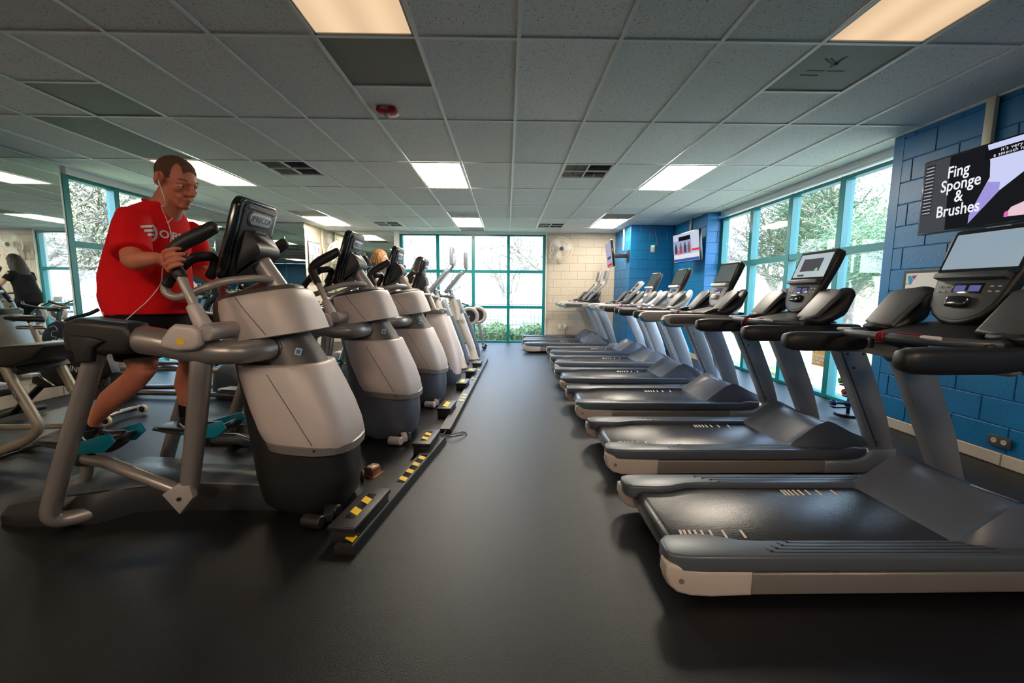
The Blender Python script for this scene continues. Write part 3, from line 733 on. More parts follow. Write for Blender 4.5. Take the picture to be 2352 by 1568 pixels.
def make_amt(label, loc, phase=0, front='navy', wheel='pearl'):
    t = thing('cross_trainer', label, 'cross trainer', loc, group='grey adaptive cross trainers in the left row')
    P_, S_, Tb = 'pearl', 'silver', 'tube'
    # black lower body
    b = MB()
    secs = [(-.46, -.06, .19, 0.0, 0), (-.52, -.01, .235, .06, 0), (-.555, .005, .245, .20, 0), (-.575, .0, .245, .36, 0), (-.60, -.05, .235, .55, 0), (-.63, -.14, .21, .75, 0), (-.665, -.24, .17, .885, 0)]
    b.rings([sup_ring(x0, x1, h, z, p=3.0, fr=.8) for x0, x1, h, z, _ in secs]); b.build('lower_body', front, t, smooth=50)
    # pearl cover over it
    c = MB()
    secs = [(-.455, .012, .250, .40, -.10), (-.50, .018, .262, .432, -.10), (-.525, .005, .262, .50, -.06), (-.555, -.035, .258, .61, -.02), (-.585, -.085, .248, .72, .0), (-.61, -.125, .236, .81, .0), (-.618, -.148, .228, .862, 0), (-.605, -.165, .212, .868, 0)]
    c.rings([sup_ring(x0, x1, h, z, zt, p=3.4, fr=.85) for x0, x1, h, z, zt in secs]); lc = c.build('lower_cover', P_, t, smooth=55)
    c = MB()
    secs = [(-.452, .010, .250, .372, -.10), (-.485, .026, .270, .380, -.10), (-.500, .028, .271, .424, -.10), (-.485, .014, .258, .430, -.10)]
    c.rings([sup_ring(x0, x1, h, z, zt, p=3.0, fr=.8) for x0, x1, h, z, zt in secs]); c.build('cover_band', 'sideframe', lc, smooth=50)
    for s in (-1, 1):
        sm = MB(); sm.tube([(-.42, s * .219, .865), (-.36, s * .243, .78), (-.27, s * .258, .64), (-.20, s * .2635, .52), (-.15, s * .2645, .435)], .0018, 6, sm=3)
        sm.build('seam', 'dgrey', lc)
        MB().cyl((-.14, s * .266, .405), (0, 1, 0), .006, .006, 10).build('screw', 'black', lc)
    # neck
    n = MB(); n.rings([sup_ring(x0, x1, h, z, 0, p=2.4, fr=.9) for x0, x1, h, z in [(-.60, -.15, .175, .84), (-.61, -.20, .165, .93), (-.62, -.265, .155, 1.03), (-.62, -.30, .15, 1.10)]]); n.build('neck', 'neck', t, smooth=60)
    MB().box((-.262, -.134, .94), (.035, .006, .04), rot(z=32, y=18), bev=.003).build('sticker', 'badge', t, smooth=0)
    MB().box((-.260, -.138, .94), (.022, .004, .024), rot(z=32, y=18)).build('sticker_print', mat('sky_print', (.02, .25, .5), .5), t, smooth=0)
    # upper cover with its dark gasket
    u = MB(); u.rings([sup_ring(x0, x1, h, z, zt, p=2.8, fr=.75) for x0, x1, h, z, zt in [(-.745, -.24, .20, 1.05, .15), (-.76, -.25, .210, 1.13, .16), (-.755, -.28, .204, 1.235, .18), (-.73, -.30, .190, 1.276, .18), (-.68, -.33, .15, 1.290, .18)]]); u.build('upper_gasket', 'neck', t, smooth=60)
    u = MB(); u.rings([sup_ring(x0, x1, h, z, zt, p=3.6, fr=.80) for x0, x1, h, z, zt in [(-.66, -.20, .225, 1.020, .15), (-.68, -.175, .240, 1.026, .15), (-.69, -.205, .236, 1.11, .16), (-.70, -.245, .228, 1.20, .17), (-.70, -.270, .221, 1.252, .18), (-.685, -.285, .212, 1.262, .18), (-.66, -.30, .19, 1.262, .18)]]); uc = u.build('upper_cover', P_, t, smooth=50)
    for s in (-1, 1):
        sm = MB(); sm.tube([(-.545, s * .2185, 1.248), (-.50, s * .2325, 1.19), (-.44, s * .2405, 1.12), (-.38, s * .2405, 1.045)], .0016, 6, sm=3)
        sm.build('seam', 'dgrey', uc)
    # column and console
    MB().tube([(-.40, 0, 1.27), (-.50, 0, 1.42), (-.56, 0, 1.53)], .052, 20, capr=False).build('column', S_, t)
    MB().cyl((-.405, 0, 1.277), (-.10, 0, .15), .075, .03, 24, bev=.008).build('column_collar', 'neck', t)
    big_console(t, (-.655, 1.335), (-.515, 1.79))
    for s in (-1, 1):
        y = lambda v: s * v
        # side ring
        MB().tube([(-.93, y(.36), 1.03), (-.80, y(.366), 1.01), (-.69, y(.366), .985), (-.58, y(.36), .968), (-.485, y(.325), .962), (-.425, y(.25), .962), (-.40, y(.14), .962)], [.073, .072, .068, .064, .061, .060, .060], 20, sm=5).build('side_arm', Tb, t)
        MB().torus((-.408, y(.162), .962), (.25, -s * 1, 0), .060, .008, 24, 6).build('arm_seal', 'black', t)
        q = MB(); q.prism([(-1.27, .99), (-1.275, 1.07), (-1.25, 1.125), (-1.20, 1.14), (-.95, 1.115), (-.92, 1.03), (-.955, .965), (-1.20, .955), (-1.26, .965)], y(.36) - .075, y(.36) + .075, bev=.03, seg=4); q.build('arm_end', 'black', t, smooth=50)
        q = MB(); q.prism([(-1.25, 1.127), (-1.20, 1.144), (-.965, 1.120), (-.965, 1.112), (-1.2, 1.13)], y(.36) - .045, y(.36) + .045, bev=.003); q.build('top_strip', 'tealp', t)
        q = MB(); q.prism([(-1.215, 1.06), (-1.10, 1.05), (-1.05, 1.03), (-1.10, 1.00), (-1.115, .93), (-1.195, .92)], y(.435) - .018, y(.435) + .014, bev=.01, seg=3); q.build('leg_bracket', 'black', t, smooth=50)
        MB().tube([(-1.15, y(.38), .98), (-1.23, y(.38), .78), (-1.40, y(.385), .34), (-1.475, y(.385), .13), (-1.475, y(.37), .075), (-1.44, y(.33), .052), (-1.36, y(.25), .055), (-1.30, y(.14), .06)], .043, 18, sm=4).build('rear_leg', Tb, t)
        # pivot cover
        q = MB(); q.prism([(-.765, 1.015), (-.755, 1.045), (-.72, 1.095), (-.69, 1.118), (-.60, 1.112), (-.575, 1.09), (-.565, 1.02), (-.60, .992), (-.68, .985), (-.75, 1.0)], y(.445) - .030, y(.445) + .022, bev=.022, seg=4); pc = q.build('pivot_cover', P_, t, smooth=60)
        MB().box((-.655, y(.445) - .0315 if s < 0 else y(.445) + .0225, 1.035), (.036, .002, .026)).build('warning_sticker', 'yellow', pc, smooth=0)
        MB().cyl((-.56, y(.32), 1.075), (0, 1, 0), .045, .24, 20, bev=.008).build('pivot_axle', S_, t)
        # moving handle
        MB().tube([(-.585, y(.40), 1.09), (-.635, y(.40), 1.20)], [.042, .032], 16).build('handle_boot', P_, t)
        MB().tube([(-.60, y(.40), 1.13), (-.66, y(.395), 1.27), (-.705, y(.385), 1.37)], .0215, 14).build('handle_tube', S_, t)
        MB().tube([(-.695, y(.385), 1.345), (-.728, y(.38), 1.41), (-.738, y(.375), 1.465), (-.69, y(.365), 1.512), (-.62, y(.352), 1.553), (-.55, y(.338), 1.595)], [.029, .031, .034, .038, .039, .034], 16, sm=4, flat=.85).build('handle_grip', 'black', t)
        # fixed bars
        MB().tube([(-.44, y(.04), 1.345), (-.50, y(.12), 1.348), (-.62, y(.20), 1.325), (-.78, y(.225), 1.262), (-.855, y(.225), 1.245), (-.905, y(.225), 1.275), (-.895, y(.225), 1.325)], .0215, 14, sm=5).build('fixed_bar', S_, t)
        MB().tube([(-.895, y(.225), 1.31), (-.85, y(.222), 1.37), (-.765, y(.215), 1.445), (-.715, y(.195), 1.462), (-.69, y(.15), 1.462), (-.70, y(.125), 1.42), (-.735, y(.12), 1.36)], .0265, 14, sm=4).build('fixed_grip', 'black', t)
        # drive linkage and pedal
        ph = (-.10 if s < 0 else .30) + phase
        xo, zo = .0 + ph, -.06 * (1 if ph > .1 else 0)
        MB().tube([(-.645, y(.36), .93), (-.70, y(.355), .60), (-.765, y(.35), .26), (-.775, y(.345), .21)], [.050, .048, .044, .042], 18, sm=3).build('swing_arm', Tb, t)
        q = MB(); q.prism([(-.885, .215), (-.80, .27), (-.735, .265), (-.72, .20), (-.80, .105)], y(.375) - .022, y(.375) + .022, bev=.01, seg=2); jb = q.build('link_joint', S_, t)
        MB().cyl((-.79, y(.40), .195), (0, 1, 0), .011, .012, 12).build('bolt', 'black', jb)
        px, pz = -1.23 + xo * 1.0, .335 + zo * .4
        MB().tube([(-.79, y(.345), .20), (px + .03, y(.235), pz - .01), (px - .12, y(.20), pz)], .033, 16).build('link_rod', Tb, t)
        pc = px - .16
        q = MB(); rr = []
        for x, hw, z, th in ((-.245, .035, .05, .012), (-.22, .075, .045, .028), (-.10, .092, .03, .04), (.05, .095, .02, .05), (.17, .09, .03, .06), (.235, .075, .065, .05), (.25, .04, .075, .03)):
            rr.append([Vector((pc + x, y(.155) + hw * math.cos(a), pz + .05 + z + th / 2 * math.sin(a))) for a in [2 * PI * k / 14 for k in range(14)]])
        q.rings(rr); pd = q.build('pedal', 'black', t, smooth=50)
        for sd in (-1, 1):
            q = MB(); q.prism([(pc - .03, pz + .085), (pc + .235, pz + .165), (pc + .262, pz + .115), (pc + .20, pz + .058), (pc + .06, pz + .045)], y(.155) + sd * .098 - .006, y(.155) + sd * .098 + .006, bev=.004)
            q.build('pedal_guard', 'tealp', pd)
        MB().box((pc - .06, y(.155), pz + .098), (.28, .13, .008), rot(y=4), bev=.003).build('foot_plate', 'rail', pd)
        MB().box((px - .14, y(.19), pz + .0), (.10, .05, .10), bev=.02).build('pedal_mount', 'black', t)
        MB().tube([(pc - .02, y(.13), pz), (pc - .06, y(.12), .18), (pc - .16, y(.11), .11)], .030, 14, sm=3).build('lower_link', Tb, t)
    # base
    q = MB(); q.rings([[Vector((x, w * yy, zz * h)) for yy, zz in ((-1, 0), (-1, .5), (-.86, .92), (0, 1), (.86, .92), (1, .5), (1, 0))] for x, w, h in ((-1.87, .20, .03), (-1.85, .30, .09), (-1.72, .33, .13), (-1.50, .33, .16), (-1.34, .30, .17), (-1.22, .18, .18), (-1.05, .15, .17), (-.55, .15, .15), (-.40, .16, .14))]); q.build('base', 'black', t, smooth=40)
    q = MB(); q.rings([[Vector((x, w * yy, zz + h)) for yy, zz in ((-1, -.02), (-.9, .004), (0, .012), (.9, .004), (1, -.02))] for x, w, h in ((-1.78, .22, .115), (-1.50, .27, .163), (-1.30, .22, .178), (-1.05, .125, .172), (-.50, .125, .155))]); q.build('base_deck', 'rail', t, smooth=60)
    # front roller and transport wheel
    q = MB(); q.cyl((-.13, -.335, .036), (1, -.35, .06), .035, .12, 20, bev=.006); fr = q.build('front_foot', wheel, t)
    q = MB(); q.box((-.075, -.265, .045), (.05, .12, .05), rot(z=18), bev=.008); q.build('foot_bracket', wheel, t)
    MB().cyl((-.045, -.23, .038), (1, -.3, 0), .037, .028, 20, bev=.006).build('transport_wheel', 'black', t)
    MB().cyl((-.06, .24, .038), (1, .3, 0), .037, .028, 20, bev=.006).build('transport_wheel', 'black', t)
    return t

amt1 = make_amt('nearest cross trainer, ridden by the man in the red shirt', (-.92, 2.51, 0), front='black', wheel='black')
amt2 = make_amt('second cross trainer of the left row, unused, cream chart behind its console', (-.80, 3.76, 0), phase=.05)
amt3 = copy_thing(amt2, (-.72, 4.92, 0), 'third cross trainer of the left row, in front of the short-haired woman')

# ------------------------------------------------------------------ treadmills
def disp_mat(name, kind):
    m = bpy.data.materials.new(name); m.use_nodes = True; n = m.node_tree.nodes; l = m.node_tree.links; n.clear()
    e = n.new('ShaderNodeEmission'); o = n.new('ShaderNodeOutputMaterial'); l.new(e.outputs[0], o.inputs[0])
    tc = n.new('ShaderNodeTexCoord'); nz = n.new('ShaderNodeTexNoise'); nz.inputs['Scale'].default_value = 5; l.new(tc.outputs['Object'], nz.inputs['Vector'])
    cr = n.new('ShaderNodeValToRGB'); l.new(nz.outputs['Fac'], cr.inputs[0]); l.new(cr.outputs[0], e.inputs[0])
    cr.color_ramp.elements[0].color = kind[0]; cr.color_ramp.elements[1].color = kind[1]; e.inputs[1].default_value = kind[2]
    return m
M['scr_pale'] = disp_mat('screen_pale_blue', ((.30, .42, .52, 1), (.40, .48, .54, 1), .20))
M['scr_grey'] = disp_mat('screen_grey', ((.20, .24, .22, 1), (.30, .36, .34, 1), .12))
M['scr_menu'] = disp_mat('screen_menu', ((.50, .62, .70, 1), (.75, .80, .80, 1), .19))
M['scr_tiny'] = emis('small_display', (.20, .22, .55), .13)
M['pic_dark'] = emis('screen_picture', (.10, .10, .11), .2)
M['pic_green'] = emis('screen_green', (.35, .75, .35), .2)

def make_treadmill(label, loc, black_arms=True, wings='black', console='tv', scr='scr_grey', teal=False, pale=False, grp='treadmills in the row on the right'):
    t = thing('treadmill', label, 'treadmill', loc, group=grp)
    Wd = .78
    AM = 'black' if black_arms else 'silver'
    for s in (0, 1):
        y = (lambda v: v) if s == 0 else (lambda v: Wd - v)
        # side frame (silver extrusion) with rear cap
        q = MB(); q.prism([(.34, .035), (1.52, .045), (1.52, .135), (.34, .135)], y(0), y(.055), bev=.012, seg=3); q.build('side_frame', 'sideframe', t, smooth=50)
        q = MB(); q.prism([(-.02, .175), (-.022, .13), (-.008, .085), (.03, .05), (.09, .033), (.18, .028), (.345, .034), (.345, .138), (.12, .15), (.0, .178)], y(-.004), y(.075), bev=.016, seg=3); cp = q.build('rear_cap', 'capbeige', t, smooth=50)
        MB().cyl((.045, y(-.004), .105), (0, 1, 0), .011, .008, 14).build('bolt', 'sideframe', cp)
        if teal: q = MB(); q.prism([(.0, .178), (.11, .152), (.34, .140), (.34, .148), (.12, .164), (.01, .188)], y(-.006), y(.03), bev=.002); q.build('teal_line', 'tealp', cp)
        # standing rail, flared at the rear
        pts = [(-.012, .05), (.0, .015), (.05, -.004), (.16, -.008), (1.60, -.004), (1.60, .115), (.42, .115), (.34, .122), (.24, .158), (.16, .168), (.03, .158), (-.005, .12)]
        q = MB(); q.prism([(a, y(b)) for a, b in pts], .142, .214, bev=.013, seg=3, axis='z'); sr = q.build('standing_rail', 'rail', t, smooth=50)
        gr = MB()
        for k in range(4):
            v = .022 + k * .022; x0 = .42 + k * .035
            gr.tube([(1.40, y(v), .2135), (x0 + .09, y(v), .2135), (x0 + .02, y(v + .008), .2135), (x0, y(v + .026), .2135)], .0024, 6, sm=2)
        gr.build('groove', 'black', sr)['kind'] = 'stuff'
        # front foot and upright
        q = MB(); q.prism([(1.50, .042), (1.85, .045), (1.95, .055), (1.995, .085), (2.005, .14), (2.00, .215), (1.83, .215), (1.80, .18), (1.76, .155), (1.68, .14), (1.50, .137)], y(-.008), y(.085), bev=.02, seg=3); q.build('front_foot', 'upright', t, smooth=50)
        q = MB(); q.prism([(1.34, .15), (1.56, .20), (1.70, .225), (1.80, .215), (1.79, .18), (1.74, .150), (1.60, .138), (1.36, .14)], y(.004), y(.05), bev=.008); q.build('foot_cover', 'navy', t, smooth=50)
        q = MB(); q.prism([(1.845, .205), (1.993, .205), (1.90, .50), (1.77, .80), (1.70, .95), (1.50, .95), (1.62, .70), (1.76, .40)], y(.006), y(.082), bev=.012, seg=2); up = q.build('upright', 'upright', t, smooth=40)
        MB().tube([(1.86, y(.004), .24), (1.785, y(.004), .40), (1.645, y(.004), .70), (1.535, y(.004), .93)], .005, 6).build('seam', 'dgrey', up)
        bl = MB()
        for x, z in ((1.59, .885), (1.70, .885), (1.645, .79), (1.85, .27)): bl.cyl((x, y(.004), z), (0, 1, 0), .009, .008, 12)
        bl.build('bolt', 'dgrey', up)['kind'] = 'stuff'
        # arm
        if black_arms:
            rr = []
            for x, hy, hz, z in ((.885, .025, .022, 1.025), (.895, .038, .040, 1.022), (.93, .046, .052, 1.02), (1.00, .048, .056, 1.02), (1.24, .046, .054, 1.02), (1.34, .044, .052, 1.028), (1.50, .050, .055, 1.035), (1.66, .055, .065, 1.02)):
                rr.append([Vector((x, y(.04) + math.copysign(hy * abs(math.cos(a)) ** .7, math.cos(a)), z + math.copysign(hz * abs(math.sin(a)) ** .7, math.sin(a)))) for a in [2 * PI * k / 20 for k in range(20)]])
            MB().rings(rr).build('arm', AM, t, smooth=60)
            MB().tube([(1.25, y(.05), 1.072), (1.32, y(.06), 1.088), (1.45, y(.08), 1.085), (1.58, y(.14), 1.075)], [.012, .018, .022, .024], 12, sm=3).build('arm_rise', 'black', t)
        else:
            q = MB(); q.prism([(.80, 1.03), (.815, .99), (.86, .967), (.95, .965), (1.30, .985), (1.62, .965), (1.66, 1.0), (1.66, 1.075), (1.30, 1.082), (.88, 1.082), (.82, 1.065)], y(.0), y(.085), bev=.018, seg=3); am = q.build('arm', AM, t, smooth=50)
            q = MB(); q.prism([(a + 1.04, b + 1.025) for a, b in pill(.36, .066)], y(-.004), y(.006), bev=.003); q.build('side_insert', 'neck', am)
            q = MB(); q.prism([(.797, 1.03), (.812, .985), (.858, .962), (.95, .960), (1.0, .966), (.95, .972), (.86, .976), (.825, .998), (.81, 1.03)], y(-.003), y(.088), bev=.002); q.build('teal_edge', 'tealp', am)
            MB().tube([(1.20, y(.05), 1.085), (1.30, y(.06), 1.115), (1.42, y(.09), 1.12), (1.55, y(.14), 1.085)], [.012, .022, .024, .024], 12, sm=3).build('arm_rise', 'black', t)
        q = MB(); q.prism([(1.44, .97), (1.76, .97), (1.72, .90), (1.52, .90)], y(-.002), y(.09), bev=.012); q.build('arm_socket', 'dgrey' if black_arms else AM, t)
        # storage wing of the console
        rr = []
        WM = {'black': 'black', 'pale': 'badge'}[wings]
        q = MB(); q.prism([(-.16, -.115), (.13, -.125), (.17, -.05), (.155, .09), (.10, .115), (-.14, .095), (-.17, .03)], -.022, .022, bev=.018, seg=3, axis='z')
        sg_ = 1 if s else -1
        Mx = Matrix.Translation((1.445, y(.095), 1.215)) @ rot(y=-48).to_4x4() @ Matrix.Diagonal((.82, .88, .7, 1))
        if s == 0: Mx = Mx @ Matrix.Diagonal((1, -1, 1, 1))
        q.xf(Matrix.Translation((0, 0, 0)) @ Mx); q.build('side_tray', 'dgrey', t, smooth=50)
        q = MB(); rr = []
        for k, (x, z, hy, hz) in enumerate(((1.33, 1.11, .05, .012), (1.38, 1.105, .09, .04), (1.46, 1.14, .105, .065), (1.55, 1.20, .105, .08), (1.60, 1.28, .09, .05), (1.61, 1.31, .06, .02))):
            rr.append([Vector((x, y(.085) + hy * math.cos(a), z + hz * math.sin(a))) for a in [2 * PI * j / 16 for j in range(16)]])
        q.rings(rr); q.build('tray_shell', WM, t, smooth=60)
    # belt, rollers, frame pan
    q = MB()
    prof = [(.045, .10), (.04, .14), (.055, .172), (.085, .186), (1.48, .188), (1.48, .165), (.10, .160), (.09, .10)]
    q.prism(prof, .118, Wd - .118, bev=.004); bt = q.build('belt', 'belt', t, smooth=50)
    mk = MB().box((0, 0, 0), (.0115, .064, .0012), rot(z=-8)).mesh('belt_mark', 'mark', 0)
    for base, yy in ((.125, .20), (.86, .60)):
        for d in (0, .019, .042, .068, .098, .138, .198, .284):
            o = bpy.data.objects.new('belt_mark', mk); COL.objects.link(o); o.parent = bt; o.location = (base + d, yy, .1885)
    MB().box((.80, Wd / 2, .085), (1.42, .62, .07), bev=.01).build('deck', 'black', t)
    q = MB().box((1.62, Wd / 2, .07), (.66, .66, .10), bev=.03).build('front_frame', 'black', t)
    for y in (.16, Wd - .16):
        MB().cyl((.22, y, .03), (0, 0, 1), .026, .05, 16, bev=.006).build('levelling_foot', 'black', t)
    MB().cyl((1.80, Wd / 2, .03), (0, 1, 0), .03, .58, 16).build('lift_wheel', 'black', t)
    # motor hood
    q = MB(); xs = [(1.34, .192), (1.37, .215), (1.44, .262), (1.53, .318), (1.60, .346), (1.64, .340), (1.76, .298), (1.88, .256), (1.95, .225), (2.00, .18), (2.02, .10)]
    rr = []
    for x, z in xs:
        rr.append([])
        for k in range(25):
            v = -1 + 2 * k / 24; yy = Wd / 2 + v * (.345 if x < 1.80 else .30)
            wing = max(0, abs(v) - .62) / .38
            zz = z + .045 * math.exp(-((abs(v) - .86) / .12) ** 2) * math.exp(-((x - 1.58) / .14) ** 2) - (z - .16) * max(0, abs(v) - .84) / .16 * .9
            xx = x - .11 * wing ** 1.2 * max(0, 1 - (x - 1.34) / .45)
            rr[-1].append(Vector((xx, yy, zz)))
        rr[-1] = [Vector((rr[-1][0].x, rr[-1][0].y, .10))] + rr[-1] + [Vector((rr[-1][-1].x, rr[-1][-1].y, .10))]
    q.rings(rr); hd = q.build('motor_hood', 'navy', t, smooth=50)
    Fh = frame_mtx((1.83, Wd / 2, .313), (.96, 0, -.26), (0, 1, 0))
    Fh = frame_mtx((1.765, Wd / 2 - .02, .2985), (1, 0, -.35), (0, 1, 0))
    q = MB(); plate(q, pill(.25, .045), Fh, .004, .001); q.build('badge', 'badge', hd, label='pale oblong badge with lettering')
    text_obj('lettering', 'PRECOR', .036, Fh @ Matrix.Translation((.01, 0, .005)), 'ink', hd, depth=.0004, xs=1.15)
    # cross bars
    MB().tube([(1.34, .04, 1.0), (1.37, .12, .985), (1.37, Wd - .12, .985), (1.34, Wd - .04, 1.0)], .036, 16, sm=3).build('cross_tube', 'silver', t)
    gb = MB().tube([(1.30, .05, 1.082), (1.20, .10, 1.085), (1.12, .20, 1.085), (1.10, Wd / 2, 1.085), (1.12, Wd - .20, 1.085), (1.20, Wd - .10, 1.085), (1.30, Wd - .05, 1.082)], .0195, 14, sm=4).build('hand_bar', 'dgrey', t)
    for yy in (.16, Wd - .16): MB().tube([(1.135, yy - .03, 1.099), (1.125, yy + .03, 1.099)], .010, 8, flat=1.6).build('pulse_plate', 'badge', gb)
    for k in range(3): MB().torus((1.10, Wd / 2 - .05 + k * .014, 1.085), (.1 * (k - 1), 1, 0), .022, .003, 16, 6).build('red_cord', 'red', gb)
    MB().tube([(1.10, Wd / 2 - .05, 1.065), (1.11, Wd / 2 + .04, 1.056), (1.16, Wd / 2 + .10, 1.07), (1.30, Wd / 2 + .08, 1.10)], .0035, 6, sm=4).build('red_cord', 'red', gb)
    MB().box((1.095, Wd / 2 + .02, 1.055), (.022, .02, .06), bev=.006).build('safety_clip', 'black', gb)
    # console base
    q = MB(); rr = []
    for x, z, hy, hz in ((1.17, 1.07, .05, .006), (1.24, 1.08, .19, .015), (1.34, 1.085, .24, .03), (1.46, 1.09, .25, .055), (1.56, 1.10, .24, .07), (1.63, 1.09, .20, .05)):
        rr.append([Vector((x, Wd / 2 + hy * math.copysign(abs(math.cos(a)) ** .7, math.cos(a)), z + hz * math.sin(a))) for a in [2 * PI * j / 20 for j in range(20)]])
    q.rings(rr); q.build('console_base', 'black', t, smooth=60)
    q = MB(); q.prism([(a, b) for a, b in pill(.14, .04)], 0, .004, axis='z'); q.xf(Matrix.Translation((1.26, Wd / 2, 1.096)) @ Matrix.Rotation(PI / 2, 4, 'Z')); q.build('stop_button', 'red', t)
    # console
    if console == 'tv':
        B, T, w, L0 = (1.475, 1.135), (1.655, 1.605), .40, 0
    else:
        B, T, w, L0 = (1.42, 1.13), (1.74, 1.50), .30, 0
    o, L, v = slab_frame(B, T)
    yv = Vector((0, -1, 0)); nn = yv.cross(v)
    o = o + Vector((0, Wd / 2, 0))
    F = Matrix(((yv.x, v.x, nn.x, o.x), (yv.y, v.y, nn.y, o.y), (yv.z, v.z, nn.z, o.z), (0, 0, 0, 1)))   # n faces the runner (-x)
    def cprof(k=0.0):
        hw = w / 2 - k; top = L - k; p = []
        for j in range(9):
            a = PI + PI * j / 8; p.append((hw * .80 * math.cos(a), .145 + (.145 - k) * math.sin(a)))
        p += [(hw * .985, L * .75), (hw, top - .035), (hw - .012, top - .012), (hw - .035, top)]
        p += [(-hw + .035, top), (-hw + .012, top - .012), (-hw, top - .035), (-hw * .985, L * .75)]
        return p
    shell = 'black' if console == 'tv' else 'badge'
    q = MB(); q.prism(cprof(), -.032, .026, bev=.014, seg=3, axis='z'); q.xf(F); c = q.build('console', shell if console == 'tv' else 'silver', t, smooth=50)
    q = MB(); q.prism(cprof(.022), .020, .029, bev=.003, axis='z'); q.xf(F); q.build('console_face', 'dgrey' if not pale else 'sideframe', c)
    if console == 'tv':
        sc = (w - .075, .185)
        q = MB(); q.prism([(a, b + L * .735) for a, b in rrect(w - .05, .235, .01, 2)], .026, .032, axis='z'); q.xf(F); q.build('screen_bezel', 'gloss', c, smooth=0)
        q = MB(); q.prism([(a, b + L * .745) for a, b in rrect(sc[0], sc[1], .002, 1)], .030, .0335, axis='z'); q.xf(F); sr = q.build('screen', scr, c, smooth=0)
        if scr == 'scr_menu':
            q = MB(); q.box((-.01, L * .755, .0345), (.20, .10, .001)); q.box((-.08, L * .745 - .078, .0345), (.07, .014, .001)); q.xf(F); q.build('screen_picture', 'pic_dark', c, smooth=0)
            q = MB(); q.cyl((.06, L * .745 - .035, .0355), (0, 0, 1), .014, .001, 16); q.xf(F); q.build('screen_button', 'pic_green', c, smooth=0)
        q = MB(); q.box((0, L * .475, .045), (w * .78, .030, .040), bev=.006); q.xf(F); q.build('reading_ledge', 'dgrey' if not pale else 'badge', c)
        for a in (-.032, .032):
            q = MB(); q.box((a, L * .36, .0305), (.048, .030, .003)); q.xf(F); q.build('small_display', 'scr_tiny', c, smooth=0)
        q = MB(); q.box((0, L * .36, .029), (.135, .052, .003), bev=.001); q.xf(F); q.build('display_panel', 'gloss', c)
        q = MB(); q.box((0, L * .215, .045), (.10, .055, .035), bev=.014, seg=3); q.xf(F); k = q.build('speed_paddle', 'gloss' if not pale else 'badge', c)
        q = MB()
        for a in (-.13, -.10, .10, .13):
            for b in (.33, .38): q.box((a, L * b, .030), (.014, .006, .002))
        q.xf(F); q.build('key_label', 'badge', c, smooth=0)['kind'] = 'stuff'
        q = MB(); q.prism([(a, b + L - .020) for a, b in pill(.105, .020)], .024, .031, bev=.002, axis='z'); q.xf(F); q.build('badge', 'badge', c)
        text_obj('lettering', 'PRECOR', .018, F @ Matrix.Translation((.0, L - .020, .0315)), 'ink', c, depth=.0003)
    else:
        for b, hh in ((.78, .085), (.55, .06)):
            q = MB(); q.box((0, L * b, .0305), (w * .72, hh, .004), bev=.001); q.xf(F); q.build('display_panel', 'gloss', c)
        q = MB(); q.box((0, L * .40, .040), (w * .55, .02, .03), bev=.005); q.xf(F); q.build('reading_ledge', 'dgrey', c)
        q = MB(); q.box((0, L * .24, .0305), (w * .6, .07, .004), bev=.001); q.xf(F); q.build('keypad', 'dgrey', c)
        if console == 'small_tv':
            q = MB(); q.box((0, 0, 0), (.045, .33, .24), bev=.018, seg=3); q.xf(Matrix.Translation((1.80, Wd / 2, 1.68)) @ rot(y=12).to_4x4()); tv = q.build('monitor', 'silver', t)
            q = MB(); q.box((-.0225, 0, 0), (.004, .27, .19)); q.xf(Matrix.Translation((1.80, Wd / 2, 1.68)) @ rot(y=12).to_4x4()); q.build('screen', 'navy', tv, smooth=0)
            MB().tube([(1.72, Wd / 2, 1.42), (1.80, Wd / 2, 1.52), (1.815, Wd / 2, 1.60)], .02, 12, sm=3).build('monitor_stalk', 'silver', t)
    MB().tube([(1.56, Wd / 2, 1.10), (1.565, Wd / 2, 1.20), (1.58, Wd / 2, 1.32)], [.07, .055, .05], 16).build('console_neck', 'black' if console == 'tv' else 'sideframe', t)
    return t

make_treadmill('nearest treadmill, its blue-grey hood and pale blank screen at the right edge', (.68, 1.60, 0), scr='scr_pale')
make_treadmill('second treadmill, black arms, its console showing a menu with a picture', (.71, 2.775, 0), scr='scr_menu')
make_treadmill('third treadmill, silver arms with dark oval inserts and teal rear line', (.705, 4.02, 0), black_arms=False, teal=True, pale=True)
make_treadmill('fourth treadmill, black arms and a pale-backed tray beside its console', (.705, 5.22, 0), wings='pale', pale=True)
make_treadmill('fifth treadmill, black arms, smaller console before the blue pillar wall', (.77, 6.42, 0), wings='pale', pale=True)
make_treadmill('sixth treadmill, silver arms and a small silver console without a screen', (.82, 7.64, 0), black_arms=False, teal=True, console='plain')
tm7 = make_treadmill('seventh treadmill, silver with a small monitor, nearer of the two by the cream wall', (.38, 8.92, 0), black_arms=False, teal=True, console='small_tv')
copy_thing(tm7, (.42, 9.86, 0), 'eighth treadmill, silver with a small monitor, farthest one by the cream wall')

